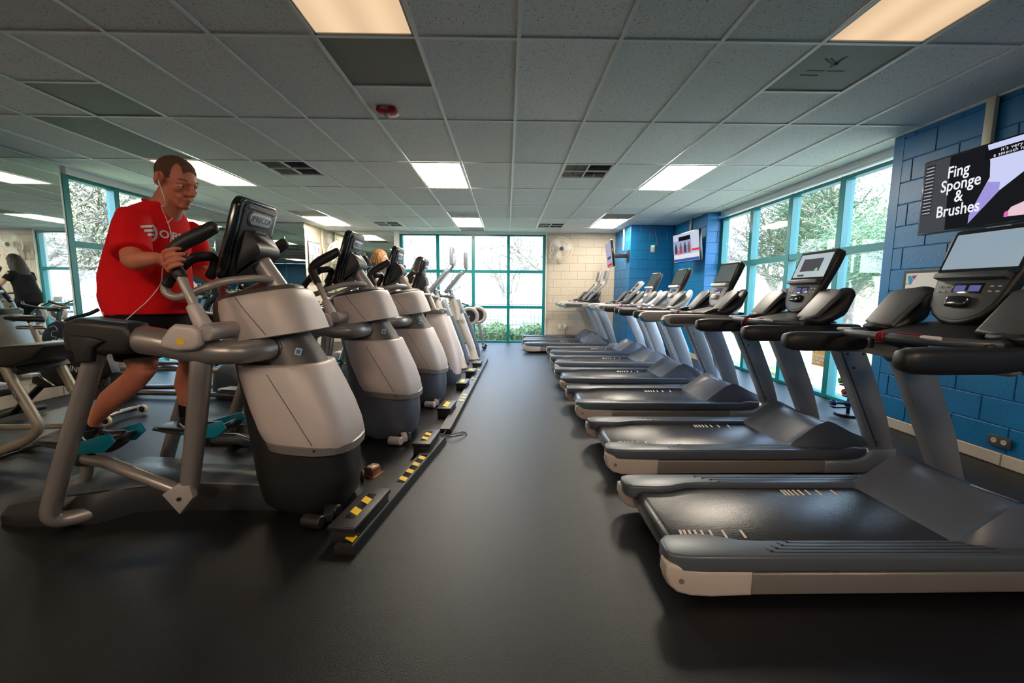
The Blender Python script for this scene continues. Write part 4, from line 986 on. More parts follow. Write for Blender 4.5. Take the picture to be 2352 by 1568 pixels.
# ------------------------------------------------------------------ elliptical machines
def make_ell_dark(label, loc, rz=0):
    t = thing('elliptical', label, 'elliptical', loc, rz, group='elliptical machines')
    q = MB(); q.rings([sup_ring(x0, x1, h, z, 0, p=3, fr=.8) for x0, x1, h, z in ((-.34, -.03, .17, 0.0), (-.36, .0, .18, .05), (-.38, .0, .18, .15), (-.42, -.02, .18, .30))]); q.build('lower_body', 'navy', t, smooth=50)
    q = MB(); q.rings([sup_ring(x0, x1, h, z, 0, p=3, fr=.85) for x0, x1, h, z in ((-.36, .005, .17, .13), (-.39, .01, .175, .22), (-.42, -.015, .175, .40), (-.45, -.06, .17, .60), (-.47, -.12, .165, .78), (-.48, -.18, .155, .92), (-.47, -.20, .14, 1.0))]); q.build('front_cover', 'pearl', t, smooth=55)
    q = MB(); q.rings([sup_ring(x0, x1, h, z, 0, p=3, fr=.85) for x0, x1, h, z in ((-.53, -.19, .165, .985), (-.54, -.19, .170, 1.03), (-.52, -.22, .155, 1.055))]); q.build('top_cap', 'neck', t, smooth=50)
    MB().tube([(-.37, 0, 1.04), (-.47, 0, 1.28), (-.55, 0, 1.45)], .042, 16, capr=False).build('column', 'tube', t)
    big_console(t, (-.68, 1.20), (-.47, 1.74), w=.33)
    for s in (-1, 1):
        y = lambda v: s * v
        MB().tube([(-.42, y(.03), 1.24), (-.48, y(.14), 1.25), (-.62, y(.20), 1.22), (-.76, y(.20), 1.19)], .018, 12, sm=4).build('fixed_bar', 'silver', t)
        MB().tube([(-.42, y(.27), .35), (-.44, y(.28), .80), (-.55, y(.28), 1.15)], .022, 12, sm=3).build('handle_tube', 'silver', t)
        MB().tube([(-.54, y(.28), 1.12), (-.66, y(.27), 1.30), (-.70, y(.26), 1.42), (-.60, y(.24), 1.55)], [.025, .03, .032, .03], 12, sm=4).build('handle_grip', 'black', t)
        MB().tube([(-.42, y(.24), .36), (-1.0, y(.22), .30 + s * .06), (-1.55, y(.20), .34)], .028, 12).build('foot_bar', 'tube', t)
        q = MB(); q.rings([[Vector((-.98 + x, y(.19) + hw * math.cos(a), .38 + s * .05 + z + .02 * math.sin(a))) for a in [2 * PI * k / 12 for k in range(12)]] for x, hw, z in ((-.19, .05, .02), (-.15, .08, .0), (.1, .085, .0), (.18, .07, .04))]); q.build('pedal', 'black', t)
        MB().tube([(-1.9, y(.25), .05), (-1.2, y(.20), .06), (-.3, y(.12), .06)], .032, 12, sm=3).build('base_rail', 'tube', t)
    q = MB(); q.rings([sup_ring(x0, x1, h, z, 0, p=3) for x0, x1, h, z in ((-1.95, -1.45, .24, 0), (-1.97, -1.43, .26, .10), (-1.93, -1.45, .25, .30), (-1.85, -1.52, .20, .40), (-1.75, -1.6, .1, .44))]); q.build('rear_housing', 'navy', t, smooth=50)
    return t
def make_ell_slim(label, loc):
    t = thing('elliptical', label, 'elliptical', loc, group='elliptical machines')
    MB().tube([(-.56, 0, 1.20), (-.48, 0, .95), (-.32, 0, .58), (-.19, 0, .26), (-.14, 0, .10)], [.058, .066, .068, .060, .055], 18, sm=4).build('front_post', 'capbeige', t)
    MB().tube([(-.145, 0, .17), (-.135, 0, .07), (-.135, 0, .02)], [.066, .082, .11], 20).build('post_boot', 'capbeige', t)
    MB().tube([(-.45, .17, 1.12), (-.33, .17, .86)], [.05, .055], 16).build('upper_fairing', 'upright', t)
    MB().tube([(-.33, .17, .86), (-.20, .17, .52), (-.10, .17, .22), (-.07, .17, .04)], [.058, .062, .060, .055], 18, sm=4).build('lower_fairing', 'navy', t)
    MB().tube([(-.37, .10, .86), (-.25, .10, .52), (-.15, .10, .22), (-.12, .10, .04)], [.04, .045, .045, .04], 14, sm=4).build('inner_fairing', 'badge', t)
    MB().cyl((-.33, -.05, .74), (.3, -1, 0), .036, .05, 20, bev=.008).build('knob', 'capbeige', t)
    MB().tube([(-.50, 0, 1.15), (-.56, 0, 1.30)], .035, 14).build('column', 'upright', t)
    o, L, v = slab_frame((-.66, 1.27), (-.33, 1.66))
    y = Vector((0, 1, 0)); nb = y.cross(v); nb = nb if nb.x > 0 else -nb
    F = Matrix(((y.x, v.x, nb.x, o.x), (y.y, v.y, nb.y, o.y), (y.z, v.z, nb.z, o.z), (0, 0, 0, 1)))
    q = MB(); q.prism([(a, b + L / 2) for a, b in rrect(.30, L, .05, 4)], -.028, .028, bev=.015, seg=3, axis='z'); q.xf(F); c = q.build('console', 'upright', t, smooth=50)
    q = MB(); q.prism([(a, b + L * .55) for a, b in rrect(.22, L * .62, .03, 3)], .026, .036, bev=.004, axis='z'); q.xf(F); q.build('rear_panel', 'badge', c)
    q = MB(); q.prism([(a, b + L * .5) for a, b in rrect(.24, L * .8, .02, 2)], -.032, -.026, axis='z'); q.xf(F); q.build('keypad', 'navy', c)
    MB().tube([(-.33, 0, 1.62), (-.27, 0, 1.70), (-.26, 0, 1.78)], .02, 10, sm=3).build('monitor_stalk', 'upright', t)
    q = MB(); q.box((-.27, 0, 1.865), (.05, .33, .29), bev=.016, seg=3); m = q.build('monitor', 'upright', t)
    MB().box((-.238, 0, 1.83), (.02, .20, .17), bev=.008).build('monitor_back', 'badge', m)
    MB().box((-.297, 0, 1.87), (.004, .28, .20)).build('screen', 'navy', m, smooth=0)
    for s in (-1, 1):
        MB().tube([(-.52, s * .03, 1.18), (-.60, s * .20, 1.20), (-.78, s * .24, 1.22), (-.86, s * .22, 1.30)], .019, 12, sm=4).build('handlebar', 'dgrey', t)
        MB().tube([(-.30, s * .20, .30), (-.9, s * .20, .34 + s * .08), (-1.6, s * .20, .30)], .028, 12).build('foot_bar', 'tube', t)
        MB().box((-.95, s * .20, .39 + s * .08), (.36, .15, .04), bev=.015).build('pedal', 'black', t)
    MB().box((-1.0, 0, .05), (1.8, .16, .07), bev=.02).build('base_rail', 'capbeige', t)
    q = MB(); q.rings([sup_ring(x0, x1, h, z, 0, p=3) for x0, x1, h, z in ((-1.95, -1.45, .24, 0), (-1.97, -1.43, .26, .10), (-1.93, -1.45, .25, .34), (-1.80, -1.55, .18, .44))]); q.build('rear_housing', 'capbeige', t, smooth=50)
    return t
make_ell_dark('elliptical with pale tall front cover and black console, used by the short-haired woman', (-.66, 5.98, 0))
es = make_ell_slim('slim elliptical with cream post and small grey monitor, the nearer of two, nobody on it', (-.63, 7.05, 0))
copy_thing(es, (-.50, 8.0, 0), 'slim elliptical, farthest of the left row, used by the long-haired woman, rag on it')
e_l = make_ell_dark('elliptical beside the left window, seen under the arm of the nearest cross trainer', (-4.98, 5.15, 0), PI)
# cloth hanging on the last elliptical
q = MB(); rr = []
for k, (z, x, w) in enumerate(((1.15, -1.00, .03), (1.11, -1.01, .065), (1.0, -.98, .08), (.90, -.96, .075), (.82, -.94, .055), (.76, -.93, .03))):
    rr.append([Vector((x + w * math.cos(a) * (1 + .25 * math.sin(5 * a + k)), 7.915 + .04 * math.sin(a) * (1 + .3 * math.sin(4 * a)), z)) for a in [2 * PI * j / 24 for j in range(24)]])
q.rings(rr); tag(q.build('towel', mat('cream_cloth', (.62, .56, .44), .9, var=.15, bump=.4, bscale=40), None, smooth=60), 'cream crumpled cloth hanging on the front of the farthest elliptical', 'towel')

# rowing machines
def make_rower(label, loc):
    t = thing('rowing_machine', label, 'rowing machine', loc, group='rowing machines by the far window')
    MB().torus((0, 0, .77), (0, 1, 0), .165, .042, 36, 10).build('flywheel_cage', 'capbeige', t)
    MB().cyl((0, 0, .77), (0, 1, 0), .15, .05, 36).build('flywheel', 'black', t)
    sp = MB()
    for k in range(6): sp.box((0, -.03, .77), (.28, .004, .004), rot(y=k * 30))
    sp.build('spoke', 'dgrey', t, smooth=0)['kind'] = 'stuff'
    MB().cyl((0, -.035, .77), (0, 1, 0), .018, .02, 16).build('hub', 'badge', t)
    q = MB(); q.prism([(-.02, .62), (.07, .62), (.15, .10), (.10, .08)], -.035, .035, bev=.01); q.build('front_leg', 'upright', t)
    MB().box((.13, 0, .06), (.05, .42, .035), bev=.01).build('foot_bar', 'black', t)
    for s in (-1, 1): MB().cyl((.17, s * .20, .045), (0, 1, 0), .035, .03, 16, bev=.005).build('caster', 'black', t)
    MB().box((-.95, 0, .40), (1.7, .06, .07), bev=.01).build('slide_rail', 'upright', t)
    MB().box((-1.2, 0, .50), (.24, .30, .05), bev=.02).build('seat', 'black', t)
    MB().tube([(-1.75, 0, .40), (-1.80, 0, .05)], .03, 12).build('rear_leg', 'black', t)
    MB().tube([(-.05, 0, .90), (-.30, 0, 1.02), (-.46, 0, 1.05)], .016, 10, sm=3).build('monitor_arm', 'black', t)
    MB().box((-.47, 0, 1.08), (.03, .16, .13), rot(y=-20), bev=.01).build('monitor', 'badge', t)
    return t
make_rower('rowing machine with round flywheel standing before the far window', (-.66, 9.55, 0))
make_rower('rowing machine half hidden behind the last elliptical', (-.80, 9.0, 0))

# spin bikes
def make_spin(label, loc, rz=0, grp='spin bikes on the left'):
    t = thing('spin_bike', label, 'exercise bike', loc, rz, group=grp)
    for x in (-.03, -1.05):
        MB().tube([(x, -.26, .055), (x - .02, -.1, .07), (x - .02, .1, .07), (x, .26, .055)], .026, 12, sm=3).build('stabiliser', 'chrome' if x > -1 else 'black', t)
    for s in (-1, 1):
        w = MB().cyl((.025, s * .20, .055), (0, 1, 0), .045, .03, 20, bev=.004)
        wo = w.build('transport_wheel', 'ivory', t); MB().cyl((.025, s * .20, .055), (0, 1, 0), .03, .036, 16).build('hub', 'black', wo)
    MB().cyl((-.32, 0, .42), (0, 1, 0), .225, .03, 40, bev=.006).build('flywheel', 'neck', t)
    q = MB(); q.prism([(-.02, .48), (-.05, .62), (-.16, .76), (-.30, .82), (-.42, .78), (-.62, .56), (-.78, .46), (-.80, .38), (-.68, .33), (-.46, .36), (-.30, .44), (-.12, .42)], -.06, .06, bev=.02, seg=3); g = q.build('chain_guard', 'black', t, smooth=50)
    text_obj('lettering', 'SPINNING', .078, frame_mtx((-.37, -.0615, .52), (1, 0, -.22), (0, 0, 1)), 'badge', g, depth=.0005, bold=.0015)
    MB().tube([(-.18, -.0615, .70), (-.26, -.0615, .73), (-.30, -.0615, .66), (-.22, -.0615, .64), (-.20, -.0615, .58), (-.27, -.0615, .55)], .003, 6, sm=4).build('emblem', 'badge', g)
    MB().tube([(-.06, 0, .08), (-.20, 0, .42), (-.28, 0, .90)], [.03, .035, .028], 14, sm=2).build('front_tube', 'black', t)
    MB().tube([(-1.05, 0, .08), (-.70, 0, .40), (-.28, 0, .70)], .03, 14).build('main_tube', 'black', t)
    MB().tube([(-.62, 0, .42), (-.78, 0, .92)], .024, 14).build('seat_post', 'capbeige', t)
    MB().tube([(-.92, 0, .915), (-.66, 0, .915)], .018, 12).build('seat_slider', 'chrome', t)
    q = MB(); q.rings([[Vector((-.82 + x, hw * math.cos(a), 1.0 + z + .03 * math.sin(a))) for a in [2 * PI * k / 16 for k in range(16)]] for x, hw, z in ((-.13, .03, -.0), (-.11, .10, .01), (-.02, .105, .005), (.07, .045, 0), (.15, .022, -.005), (.16, .01, -.008))]); q.build('saddle', 'dark_tablet', t, smooth=60)
    MB().box((-.24, 0, .97), (.20, .05, .04), bev=.01).build('bar_stem', 'black', t)
    for s in (-1, 1):
        MB().tube([(-.30, s * .03, 1.0), (-.28, s * .16, 1.0), (-.18, s * .22, 1.02), (-.02, s * .22, 1.06), (.04, s * .18, 1.10)], .017, 12, sm=4).build('handlebar', 'black', t)
        MB().tube([(-.55, s * .08, .36), (-.55 + s * .12, s * .10, .36 - s * .12)], .014, 10).build('crank', 'chrome', t)
        MB().box((-.55 + s * .12, s * .155, .36 - s * .12), (.10, .08, .03), bev=.008).build('pedal', 'badge', t)
    MB().cyl((-.27, 0, .86), (-.6, 0, 1), .018, .05, 16, bev=.004).build('resistance_knob', 'red', t)
    return t
sp = make_spin('black spin bike behind the legs of the nearest cross trainer, lettered on its guard', (-3.80, 4.10, 0))
copy_thing(sp, (-3.55, 6.55, 0), 'spin bike half hidden between the runner and the first console')
copy_thing(sp, (-3.35, 7.65, 0), 'spin bike farther back, near the corner mirror')
copy_thing(sp, (-4.35, 3.25, 0), 'spin bike at the very left edge, black saddle and pale seat post', rz=R(12))

# stretching machine in the left foreground
t = thing('stretch_trainer', 'stretching machine with two bent putty posts and black pads at the left edge', 'stretching machine', (0, 0, 0))
for k, (yo, xo) in enumerate(((2.98, 0), (3.30, .03))):
    p = MB().tube([(-3.555 + xo, yo, .74), (-3.50 + xo, yo, .60), (-3.40 + xo, yo, .38), (-3.375 + xo, yo, .30), (-3.42 + xo, yo, .235), (-3.55 + xo, yo, .16), (-3.90 + xo, yo, .035)], .032, 16, sm=4).build('post', 'olive', t)
    MB().cyl((-3.47 + xo, yo - .033, .52), (0, 1, 0), .009, .012, 10).build('bolt', 'chrome', p)
    if k == 0: text_obj('lettering', 'PRECOR', .045, frame_mtx((-3.487, yo - .0325, .565), (.42, 0, -.9), (.9, 0, .42)), 'dgrey', p, depth=.0005)
MB().tube([(-3.40, 3.28, .21), (-3.9, 3.29, .19), (-4.3, 3.3, .19)], .022, 12).build('side_bar', 'olive', t)
MB().tube([(-3.90, 2.85, .035), (-3.90, 3.45, .035)], .03, 12).build('floor_bar', 'black', t)
q = MB(); q.prism([(-3.66, .735), (-3.58, .86), (-3.54, .885), (-3.24, .90), (-3.21, .885), (-3.30, .80), (-3.38, .765), (-3.46, .74)], 2.93, 3.36, bev=.018, seg=3); q.build('leg_pad', 'dark_tablet', t, smooth=50)
q = MB(); q.prism([(-3.62, .70), (-3.50, .77), (-3.46, .70), (-3.56, .66)], 2.98, 3.34, bev=.01); q.build('pad_bracket', 'black', t)
MB().box((-4.05, 3.12, .53), (.42, .36, .09), rot(y=8), bev=.035, seg=3).build('seat_pad', 'dark_tablet', t)
MB().tube([(-4.0, 3.15, .48), (-4.02, 3.15, .05)], .03, 12).build('seat_post', 'olive', t)

# ------------------------------------------------------------------ floor raceway
def rail_run(label, p0, p1, caps, grp='power raceway along the left row'):
    p0, p1 = Vector(p0), Vector(p1); d = p1 - p0; L = d.length
    t = thing('cable_raceway', label, 'cable raceway', (p0.x, p0.y, 0), math.atan2(d.y, d.x), grp)
    q = MB(); q.prism([(-.055, 0), (-.05, .045), (.05, .045), (.055, 0)], 0, L, bev=.004, axis='x'); q.build('channel', 'black', t, smooth=40)
    MB().box((L / 2, -.047, .052), (L, .006, .012)).build('side_lip', 'dgrey', t, smooth=0)
    for a, b in caps:
        n = max(1, int((b - a) / .118))
        tp = MB().box(((a + b) / 2, 0, .0462), (b - a, .052, .001)).build('tape', 'gloss', t, smooth=0)
        for k in range(n):
            c = a + (k + .5) * (b - a) / n
            q = MB(); q.prism([(c - .040, -.028), (c + .012, -.028), (c + .040, .028), (c - .012, .028)], .0466, .0478, axis='z'); q.build('tape_stripe', 'yellow', tp, smooth=0)
    return t
ra = rail_run('nearest run of black floor raceway with yellow taped stripes', (-.79, 1.93, 0), (-.565, 3.50, 0), [(.03, .12), (.70, 1.18)])
rb = rail_run('second run of black floor raceway, beside the third and fourth machines', (-.555, 3.72, 0), (-.40, 7.80, 0), [(.95, 1.35), (2.15, 2.3), (2.9, 3.0)])
def outlet_box(label, x, y, rz, stripes=3, L=.44):
    t = thing('power_box', label, 'power box', (x, y, 0), rz, 'power boxes on the raceway')
    MB().box((0, 0, .040), (L - .02, .13, .078), bev=.006).build('base', 'black', t)
    MB().box((0, 0, .088), (L, .15, .028), bev=.008, seg=3).build('lid', 'black', t)
    tp = MB().box((0, .0, .1022), (L * .62, .048, .001)).build('tape', 'gloss', t, smooth=0)
    for k in range(stripes):
        c = (k - (stripes - 1) / 2) * L * .55 / stripes
        q = MB(); q.prism([(c - .045, -.028), (c + .012, -.028), (c + .045, .028), (c - .012, .028)], .1026, .104, axis='z'); q.build('tape_stripe', 'yellow', tp, smooth=0)
    return t
RZ = math.atan2(1.57, .225)
for (x, y, st, L, lb) in ((-.80, 2.22, 2, .44, 'nearest black power box, two yellow stripes, front end of the raceway'), (-.655, 3.36, 2, .36, 'second power box, a thin cable looped behind it'),
                      (-.63, 4.36, 3, .34, 'third power box, beside the third cross trainer'), (-.585, 5.55, 3, .30, 'fourth power box along the raceway'),
                      (-.545, 6.38, 2, .28, 'fifth power box along the raceway'), (-.50, 7.12, 1, .28, 'farthest power box at the end of the raceway')):
    outlet_box(lb, x, y, RZ if y < 3 else R(86), st, L)
tag(MB().tube([(-.60, 3.56, .06), (-.52, 3.62, .02), (-.40, 3.74, .008), (-.36, 3.68, .008), (-.46, 3.56, .03), (-.60, 3.60, .008), (-.75, 3.58, .008), (-.70, 3.48, .008), (-.57, 3.62, .02), (-.55, 3.74, .03)], .005, 8, sm=6).build('cable', 'dgrey'), 'thin dark cable looped on the floor behind the second power box', 'cable')
tag(MB().tube([(-.62, 6.45, .05), (-.75, 6.6, .012), (-.70, 6.85, .01), (-.58, 6.70, .012), (-.72, 6.55, .02), (-.80, 6.95, .02)], .006, 8, sm=6).build('cable', 'black'), 'black power cord tangled at the foot of the slim ellipticals', 'cable')
tag(MB().tube([(-.74, 3.38, .03), (-.85, 3.42, .01), (-.93, 3.50, .02), (-.90, 3.58, .09), (-.96, 3.62, .05)], .005, 8, sm=6).build('cable', 'black'), 'black cord from the second power box to the second cross trainer', 'cable')
t = thing('floor_outlet', 'small copper-coloured floor outlet between the first two cross trainers', 'outlet', (-.95, 2.86, 0), R(-20))
q = MB(); q.prism([(-.035, 0), (-.035, .045), (-.02, .062), (.025, .062), (.04, .05), (.045, 0)], -.045, .045, bev=.006, seg=2); q.build('housing', 'copper', t)
MB().box((0, 0, .002), (.13, .13, .004)).build('plate', 'copper', t)
# distinct second screen pane lines on the lid
for k in (-1, 1): MB().box((.005, k * .02, .0625), (.035, .03, .002)).build('flap', 'capbeige', t, smooth=0)

# ------------------------------------------------------------------ screens on the walls
def tvset(name, label, c, w, h, nrm, th=.05, tilt=0):
    n = Vector(nrm).normalized(); r = Vector((0, 0, 1)).cross(n).normalized(); u = n.cross(r)
    Mx = Matrix(((r.x, u.x, n.x, c[0]), (r.y, u.y, n.y, c[1]), (r.z, u.z, n.z, c[2]), (0, 0, 0, 1))) @ Matrix.Rotation(R(tilt), 4, 'X')
    t = thing(name, label, 'television', (0, 0, 0)); t.matrix_world = Mx
    MB().box((0, 0, -th / 2), (w, h, th), bev=.008).build('casing', 'gloss', t)
    return t
def flat(name, pts, z, m, parent):
    q = MB(); q.prism(pts, z, z + .0006, axis='z'); return q.build(name, m, parent, smooth=0)
E_ = lambda nme, c, s=.24: emis('tv_' + nme, c, s)
t = tvset('television', 'large wall television showing white words and a face, top right', (3.50, 3.10, 2.085), 1.06, .60, (-1, 0, 0), .06)
sc = MB().box((0, 0, .001), (1.03, .57, .002)).build('screen', E_('black', (.010, .011, .013)), t, smooth=0)
flat('picture_curtain', [(-.515, -.285), (-.30, -.285), (-.32, .285), (-.515, .285)], .0025, E_('room', (.06, .065, .075)), sc)
flat('picture_page', [(-.13, -.20), (-.02, .05), (-.03, .16), (-.06, .285), (.515, .285), (.515, .22), (.30, .12), (.05, -.06), (-.13, -.26)], .0032, E_('page', (.62, .66, .95)), sc)
flat('picture_page_shade', [(-.13, -.26), (-.13, -.20), (-.03, .02), (.05, .0), (.05, -.06)], .0038, E_('shade', (.36, .32, .75)), sc)
flat('caption_bar', [(-.07, .18), (.515, .18), (.515, .245), (-.07, .245)], .0040, E_('bar', (.008, .008, .01)), sc)
flat('picture_blind', [(-.505, -.14), (-.43, -.14), (-.43, .26), (-.505, .26)], .0030, E_('blindback', (.03, .03, .035)), sc)
for k in range(14): flat('picture_slat', [(-.50, -.13 + k * .028), (-.435, -.13 + k * .028), (-.435, -.122 + k * .028), (-.50, -.122 + k * .028)], .0038, E_('slat', (.45, .47, .50)), sc)
def blob2(cx, cy, rx, ry, n=20, a0=0): return [(cx + rx * math.cos(2 * PI * k / n), cy + ry * math.sin(2 * PI * k / n)) for k in range(n)]
flat('picture_face', blob2(.36, .02, .14, .19), .0044, E_('face', (.85, .60, .68)), sc)
flat('picture_hand', [(.10, -.25), (.14, -.19), (.26, -.15), (.33, -.20), (.50, -.18), (.50, -.25), (.32, -.262)], .0048, E_('face', (.85, .60, .68)), sc)
flat('picture_nail', blob2(.115, -.235, .014, .02), .0052, E_('nail', (.75, .15, .45)), sc)
flat('picture_eye', blob2(.40, .09, .035, .010), .0050, E_('eye', (.06, .04, .06)), sc)
for tx, yy in (('Fing', .155), ('Sponge', .055), ('&', -.04), ('Brushes', -.14)):
    text_obj('lettering', tx, .125, Matrix.Translation((-.22 if tx != 'Fing' else -.245, yy, .0056)), E_('text', (.9, .93, 1.0)), sc, depth=.0003, xs=.80, bold=.0015)
for tx, yy, xx in (("it's very hard to get", .226, .19), ('a smooth natural look.', .198, .17)):
    text_obj('lettering', tx, .034, Matrix.Translation((xx, yy, .0050)), E_('text', (.9, .93, 1.0)), sc, depth=.0003, spacing=1.15)
br = thing('tv_bracket', 'bracket holding the large television on the right wall', 'bracket', (3.63, 3.12, 2.05))
MB().box((.07, 0, 0), (.02, .35, .28), bev=.004).build('wall_plate', 'black', br); MB().box((0, 0, 0), (.16, .06, .08), bev=.01).build('arm', 'black', br)
t = tvset('television', 'small wall television showing a news programme, on the far blue wall', (3.40, 8.11, 2.165), .96, .56, (-1, -.10, 0), .05, 6)
sc = MB().box((0, 0, .001), (.93, .53, .002)).build('screen', E_('sky', (.55, .62, .80)), t, smooth=0)
flat('picture_studio', [(-.45, -.12), (.20, -.12), (.20, .14), (-.45, .14)], .0025, E_('studio', (.35, .40, .60)), sc)
for k, x in enumerate((-.36, -.18, -.02, .12)):
    flat('picture_person', [(x - .05, -.10), (x + .05, -.10), (x + .045, .03), (x + .02, .05), (x + .018, .09), (x - .018, .09), (x - .02, .05), (x - .045, .03)], .0032, E_('suit%d' % (k % 2), ((.05, .06, .12), (.30, .10, .10))[k % 2]), sc)
flat('caption_bar', [(-.25, .13), (.18, .13), (.18, .21), (-.25, .21)], .0036, E_('bar', (.008, .008, .01)), sc)
flat('picture_strip', [(-.44, -.20), (.46, -.20), (.46, -.13), (-.44, -.13)], .0030, E_('white', (.80, .82, .88)), sc)
flat('picture_block', [(.22, -.12), (.46, -.12), (.46, .24), (.22, .24)], .0030, E_('pale', (.60, .66, .80)), sc)
flat('picture_block', [(-.46, -.26), (.46, -.26), (.46, -.21), (-.46, -.21)], .0030, E_('navyb', (.05, .12, .45)), sc)
flat('picture_block', [(.22, -.09), (.46, -.09), (.46, -.05), (.22, -.05)], .0036, E_('redb', (.75, .05, .06)), sc)
text_obj('lettering', 'CNN', .10, Matrix.Translation((-.22, -.09, .0042)), E_('redb', (.75, .05, .06)), sc, depth=.0003, bold=.003)
t2 = tvset('television', 'narrow-looking wall television tilted beside the cream wall', (2.30, 9.62, 2.14), .98, .56, (-1, .12, 0), .05, 8)
sc = MB().box((0, 0, .001), (.95, .53, .002)).build('screen', E_('lilac', (.45, .45, .60)), t2, smooth=0)
flat('picture_block', [(-.44, -.25), (.44, -.25), (.44, -.20), (-.44, -.20)], .0028, E_('redb', (.75, .05, .06)), sc)
flat('picture_block', [(-.30, -.10), (.30, -.10), (.30, -.04), (-.30, -.04)], .0028, E_('navyc', (.10, .10, .16)), sc)
for (nm, x, y, z, wx, wy, lb) in (('b', 3.58, 8.2, 2.12, .26, .10, 'bracket arm of the news television on the far blue wall'), ('c', 2.54, 9.62, 2.12, .40, .10, 'black bracket arm of the tilted television by the pillar')):
    br = thing('tv_bracket', lb, 'bracket', (x, y, z))
    MB().box((0, 0, 0), (wx, .07, .09), bev=.01).build('arm', 'black', br); MB().box((wx / 2 - .012, 0, 0), (.02, .22, .26), bev=.004).build('wall_plate', 'black', br)
    MB().box((-wx / 2 + .01, 0, 0), (.02, .3, .22), bev=.004).build('mount_plate', 'black', br)
# conduits down to the screens
for x, y, z0, lb, w in ((XR - .028, 3.36, 2.36, 'flat cream conduit from ceiling to the large television', .065), (3.72 - .025, 8.62, 2.42, 'cream conduit above the news television', .045), (2.74 - .025, 9.95, 2.28, 'cream conduit above the tilted television on the pillar', .05)):
    tag(MB().box((x, y, (z0 + ZC) / 2), (.035, w, ZC - z0), bev=.006).build('conduit', 'ivory'), lb, 'conduit')
tag(MB().tube([(3.70, 9.46, ZC), (3.69, 9.45, 1.8), (3.70, 9.46, .1)], .012, 8, sm=3).build('cable', 'black'), 'black cable running down the inner corner of the blue walls', 'cable')

# wall fans
def wall_fan(label, c, n, mount):
    c = Vector(c); n = Vector(n).normalized(); t = thing('wall_fan', label, 'fan', c)
    r = Vector((0, 0, 1)).cross(n).normalized(); u = n.cross(r)
    cg = MB(); cg.torus((0, 0, 0), n, .27, .006, 40, 6); cg.torus(n * .05, n, .20, .003, 36, 5); cg.torus(-n * .07, n, .22, .004, 36, 5); cg.torus(n * .065, n, .12, .003, 30, 5)
    for k in range(36):
        a = 2 * PI * k / 36; d = r * math.cos(a) + u * math.sin(a)
        cg.tube([n * .07 + d * .05, n * .055 + d * .17, d * .27, -n * .07 + d * .22, -n * .08 + d * .05], .0016, 4, capr=False)
    g = cg.build('cage', 'wire', t); g['kind'] = 'stuff'
    for k in range(3):
        a = 2 * PI * k / 3; q = MB(); rr = []
        for s_, w0, w1 in ((.04, -.2, .3), (.12, -.35, .45), (.22, -.15, .5), (.245, .05, .35)):
            p = []
            for ww in (w0, (w0 + w1) / 2, w1):
                d = r * math.cos(a + ww) + u * math.sin(a + ww); p.append(d * s_ + n * (.02 * (ww - .1)))
            rr.append([p[0], p[1], p[2], p[2] - n * .003, p[1] - n * .003, p[0] - n * .003])
        q.rings(rr); q.build('blade', mat('pale_blade', (.62, .64, .60), .4), t)
    MB().cyl(n * .065, n, .05, .02, 24, bev=.004).build('hub_cap', 'dgrey', t)
    MB().cyl(-n * .10, n, .06, .12, 24, bev=.015).build('motor', 'ivory', t)
    m = Vector(mount) - c
    MB().tube([-n * .12, -n * .13 - u * .16, m * .9 - u * .12 + n * .0], .02, 10, sm=3).build('arm', 'ivory', t)
    MB().box(m, (.05 if abs(n.x) > .5 else .10, .10 if abs(n.x) > .5 else .05, .20), bev=.012).build('wall_base', 'ivory', t)
    return t
wall_fan('round white cage fan on the cream far wall, right of the far window', (1.34, 10.55, 2.37), (-.05, -1, -.12), (1.34, 10.77, 2.12))
wall_fan('white cage fan on the left alcove wall, seen from behind the second console', (-4.12, 10.35, 2.22), (.85, -.25, -.25), (-4.475, 10.45, 2.22))
# chart in a black frame
t = thing('chart', 'framed chart with red, green and blue columns on the cream wall', 'poster', (-4.49, 10.0, 1.95))
MB().box((.008, 0, 0), (.02, .62, .92), bev=.004).build('frame', 'black', t, smooth=0)
pp = MB().box((.019, 0, 0), (.004, .58, .88)).build('sheet', 'paper', t, smooth=0)
CC = [('ink_green', (.10, .35, .22)), ('ink_red', (.65, .10, .16)), ('ink_green', (.05, .35, .25)), ('paper_y', (.70, .66, .50)), ('ink_blue', (.06, .18, .45)), ('ink_brown', (.35, .22, .12))]
for k in range(6):
    for j in range(11):
        MB().box((.022, -.235 + k * .085, .14 - j * .053), (.002, .062, .043)).build('cell', mat(*CC[k], .6), pp, smooth=0)
MB().box((.022, 0, .30), (.002, .05, .16)).build('figure', mat('ink_blue', (.06, .18, .45), .6), pp, smooth=0)
MB().box((.022, .2, .29), (.002, .05, .14)).build('figure', mat('ink_red', (.65, .10, .16), .6), pp, smooth=0)
text_obj('lettering', 'HEART RATE', .06, frame_mtx((.0225, 0, .41), (0, 1, 0), (0, 0, 1)), 'ink', pp, depth=.0004) if False else None
tag(MB().box((-4.47, 10.42, 1.9), (.03, .04, 1.78), bev=.005).build('conduit', 'ivory'), 'cream conduit on the alcove wall between chart and fan', 'conduit')
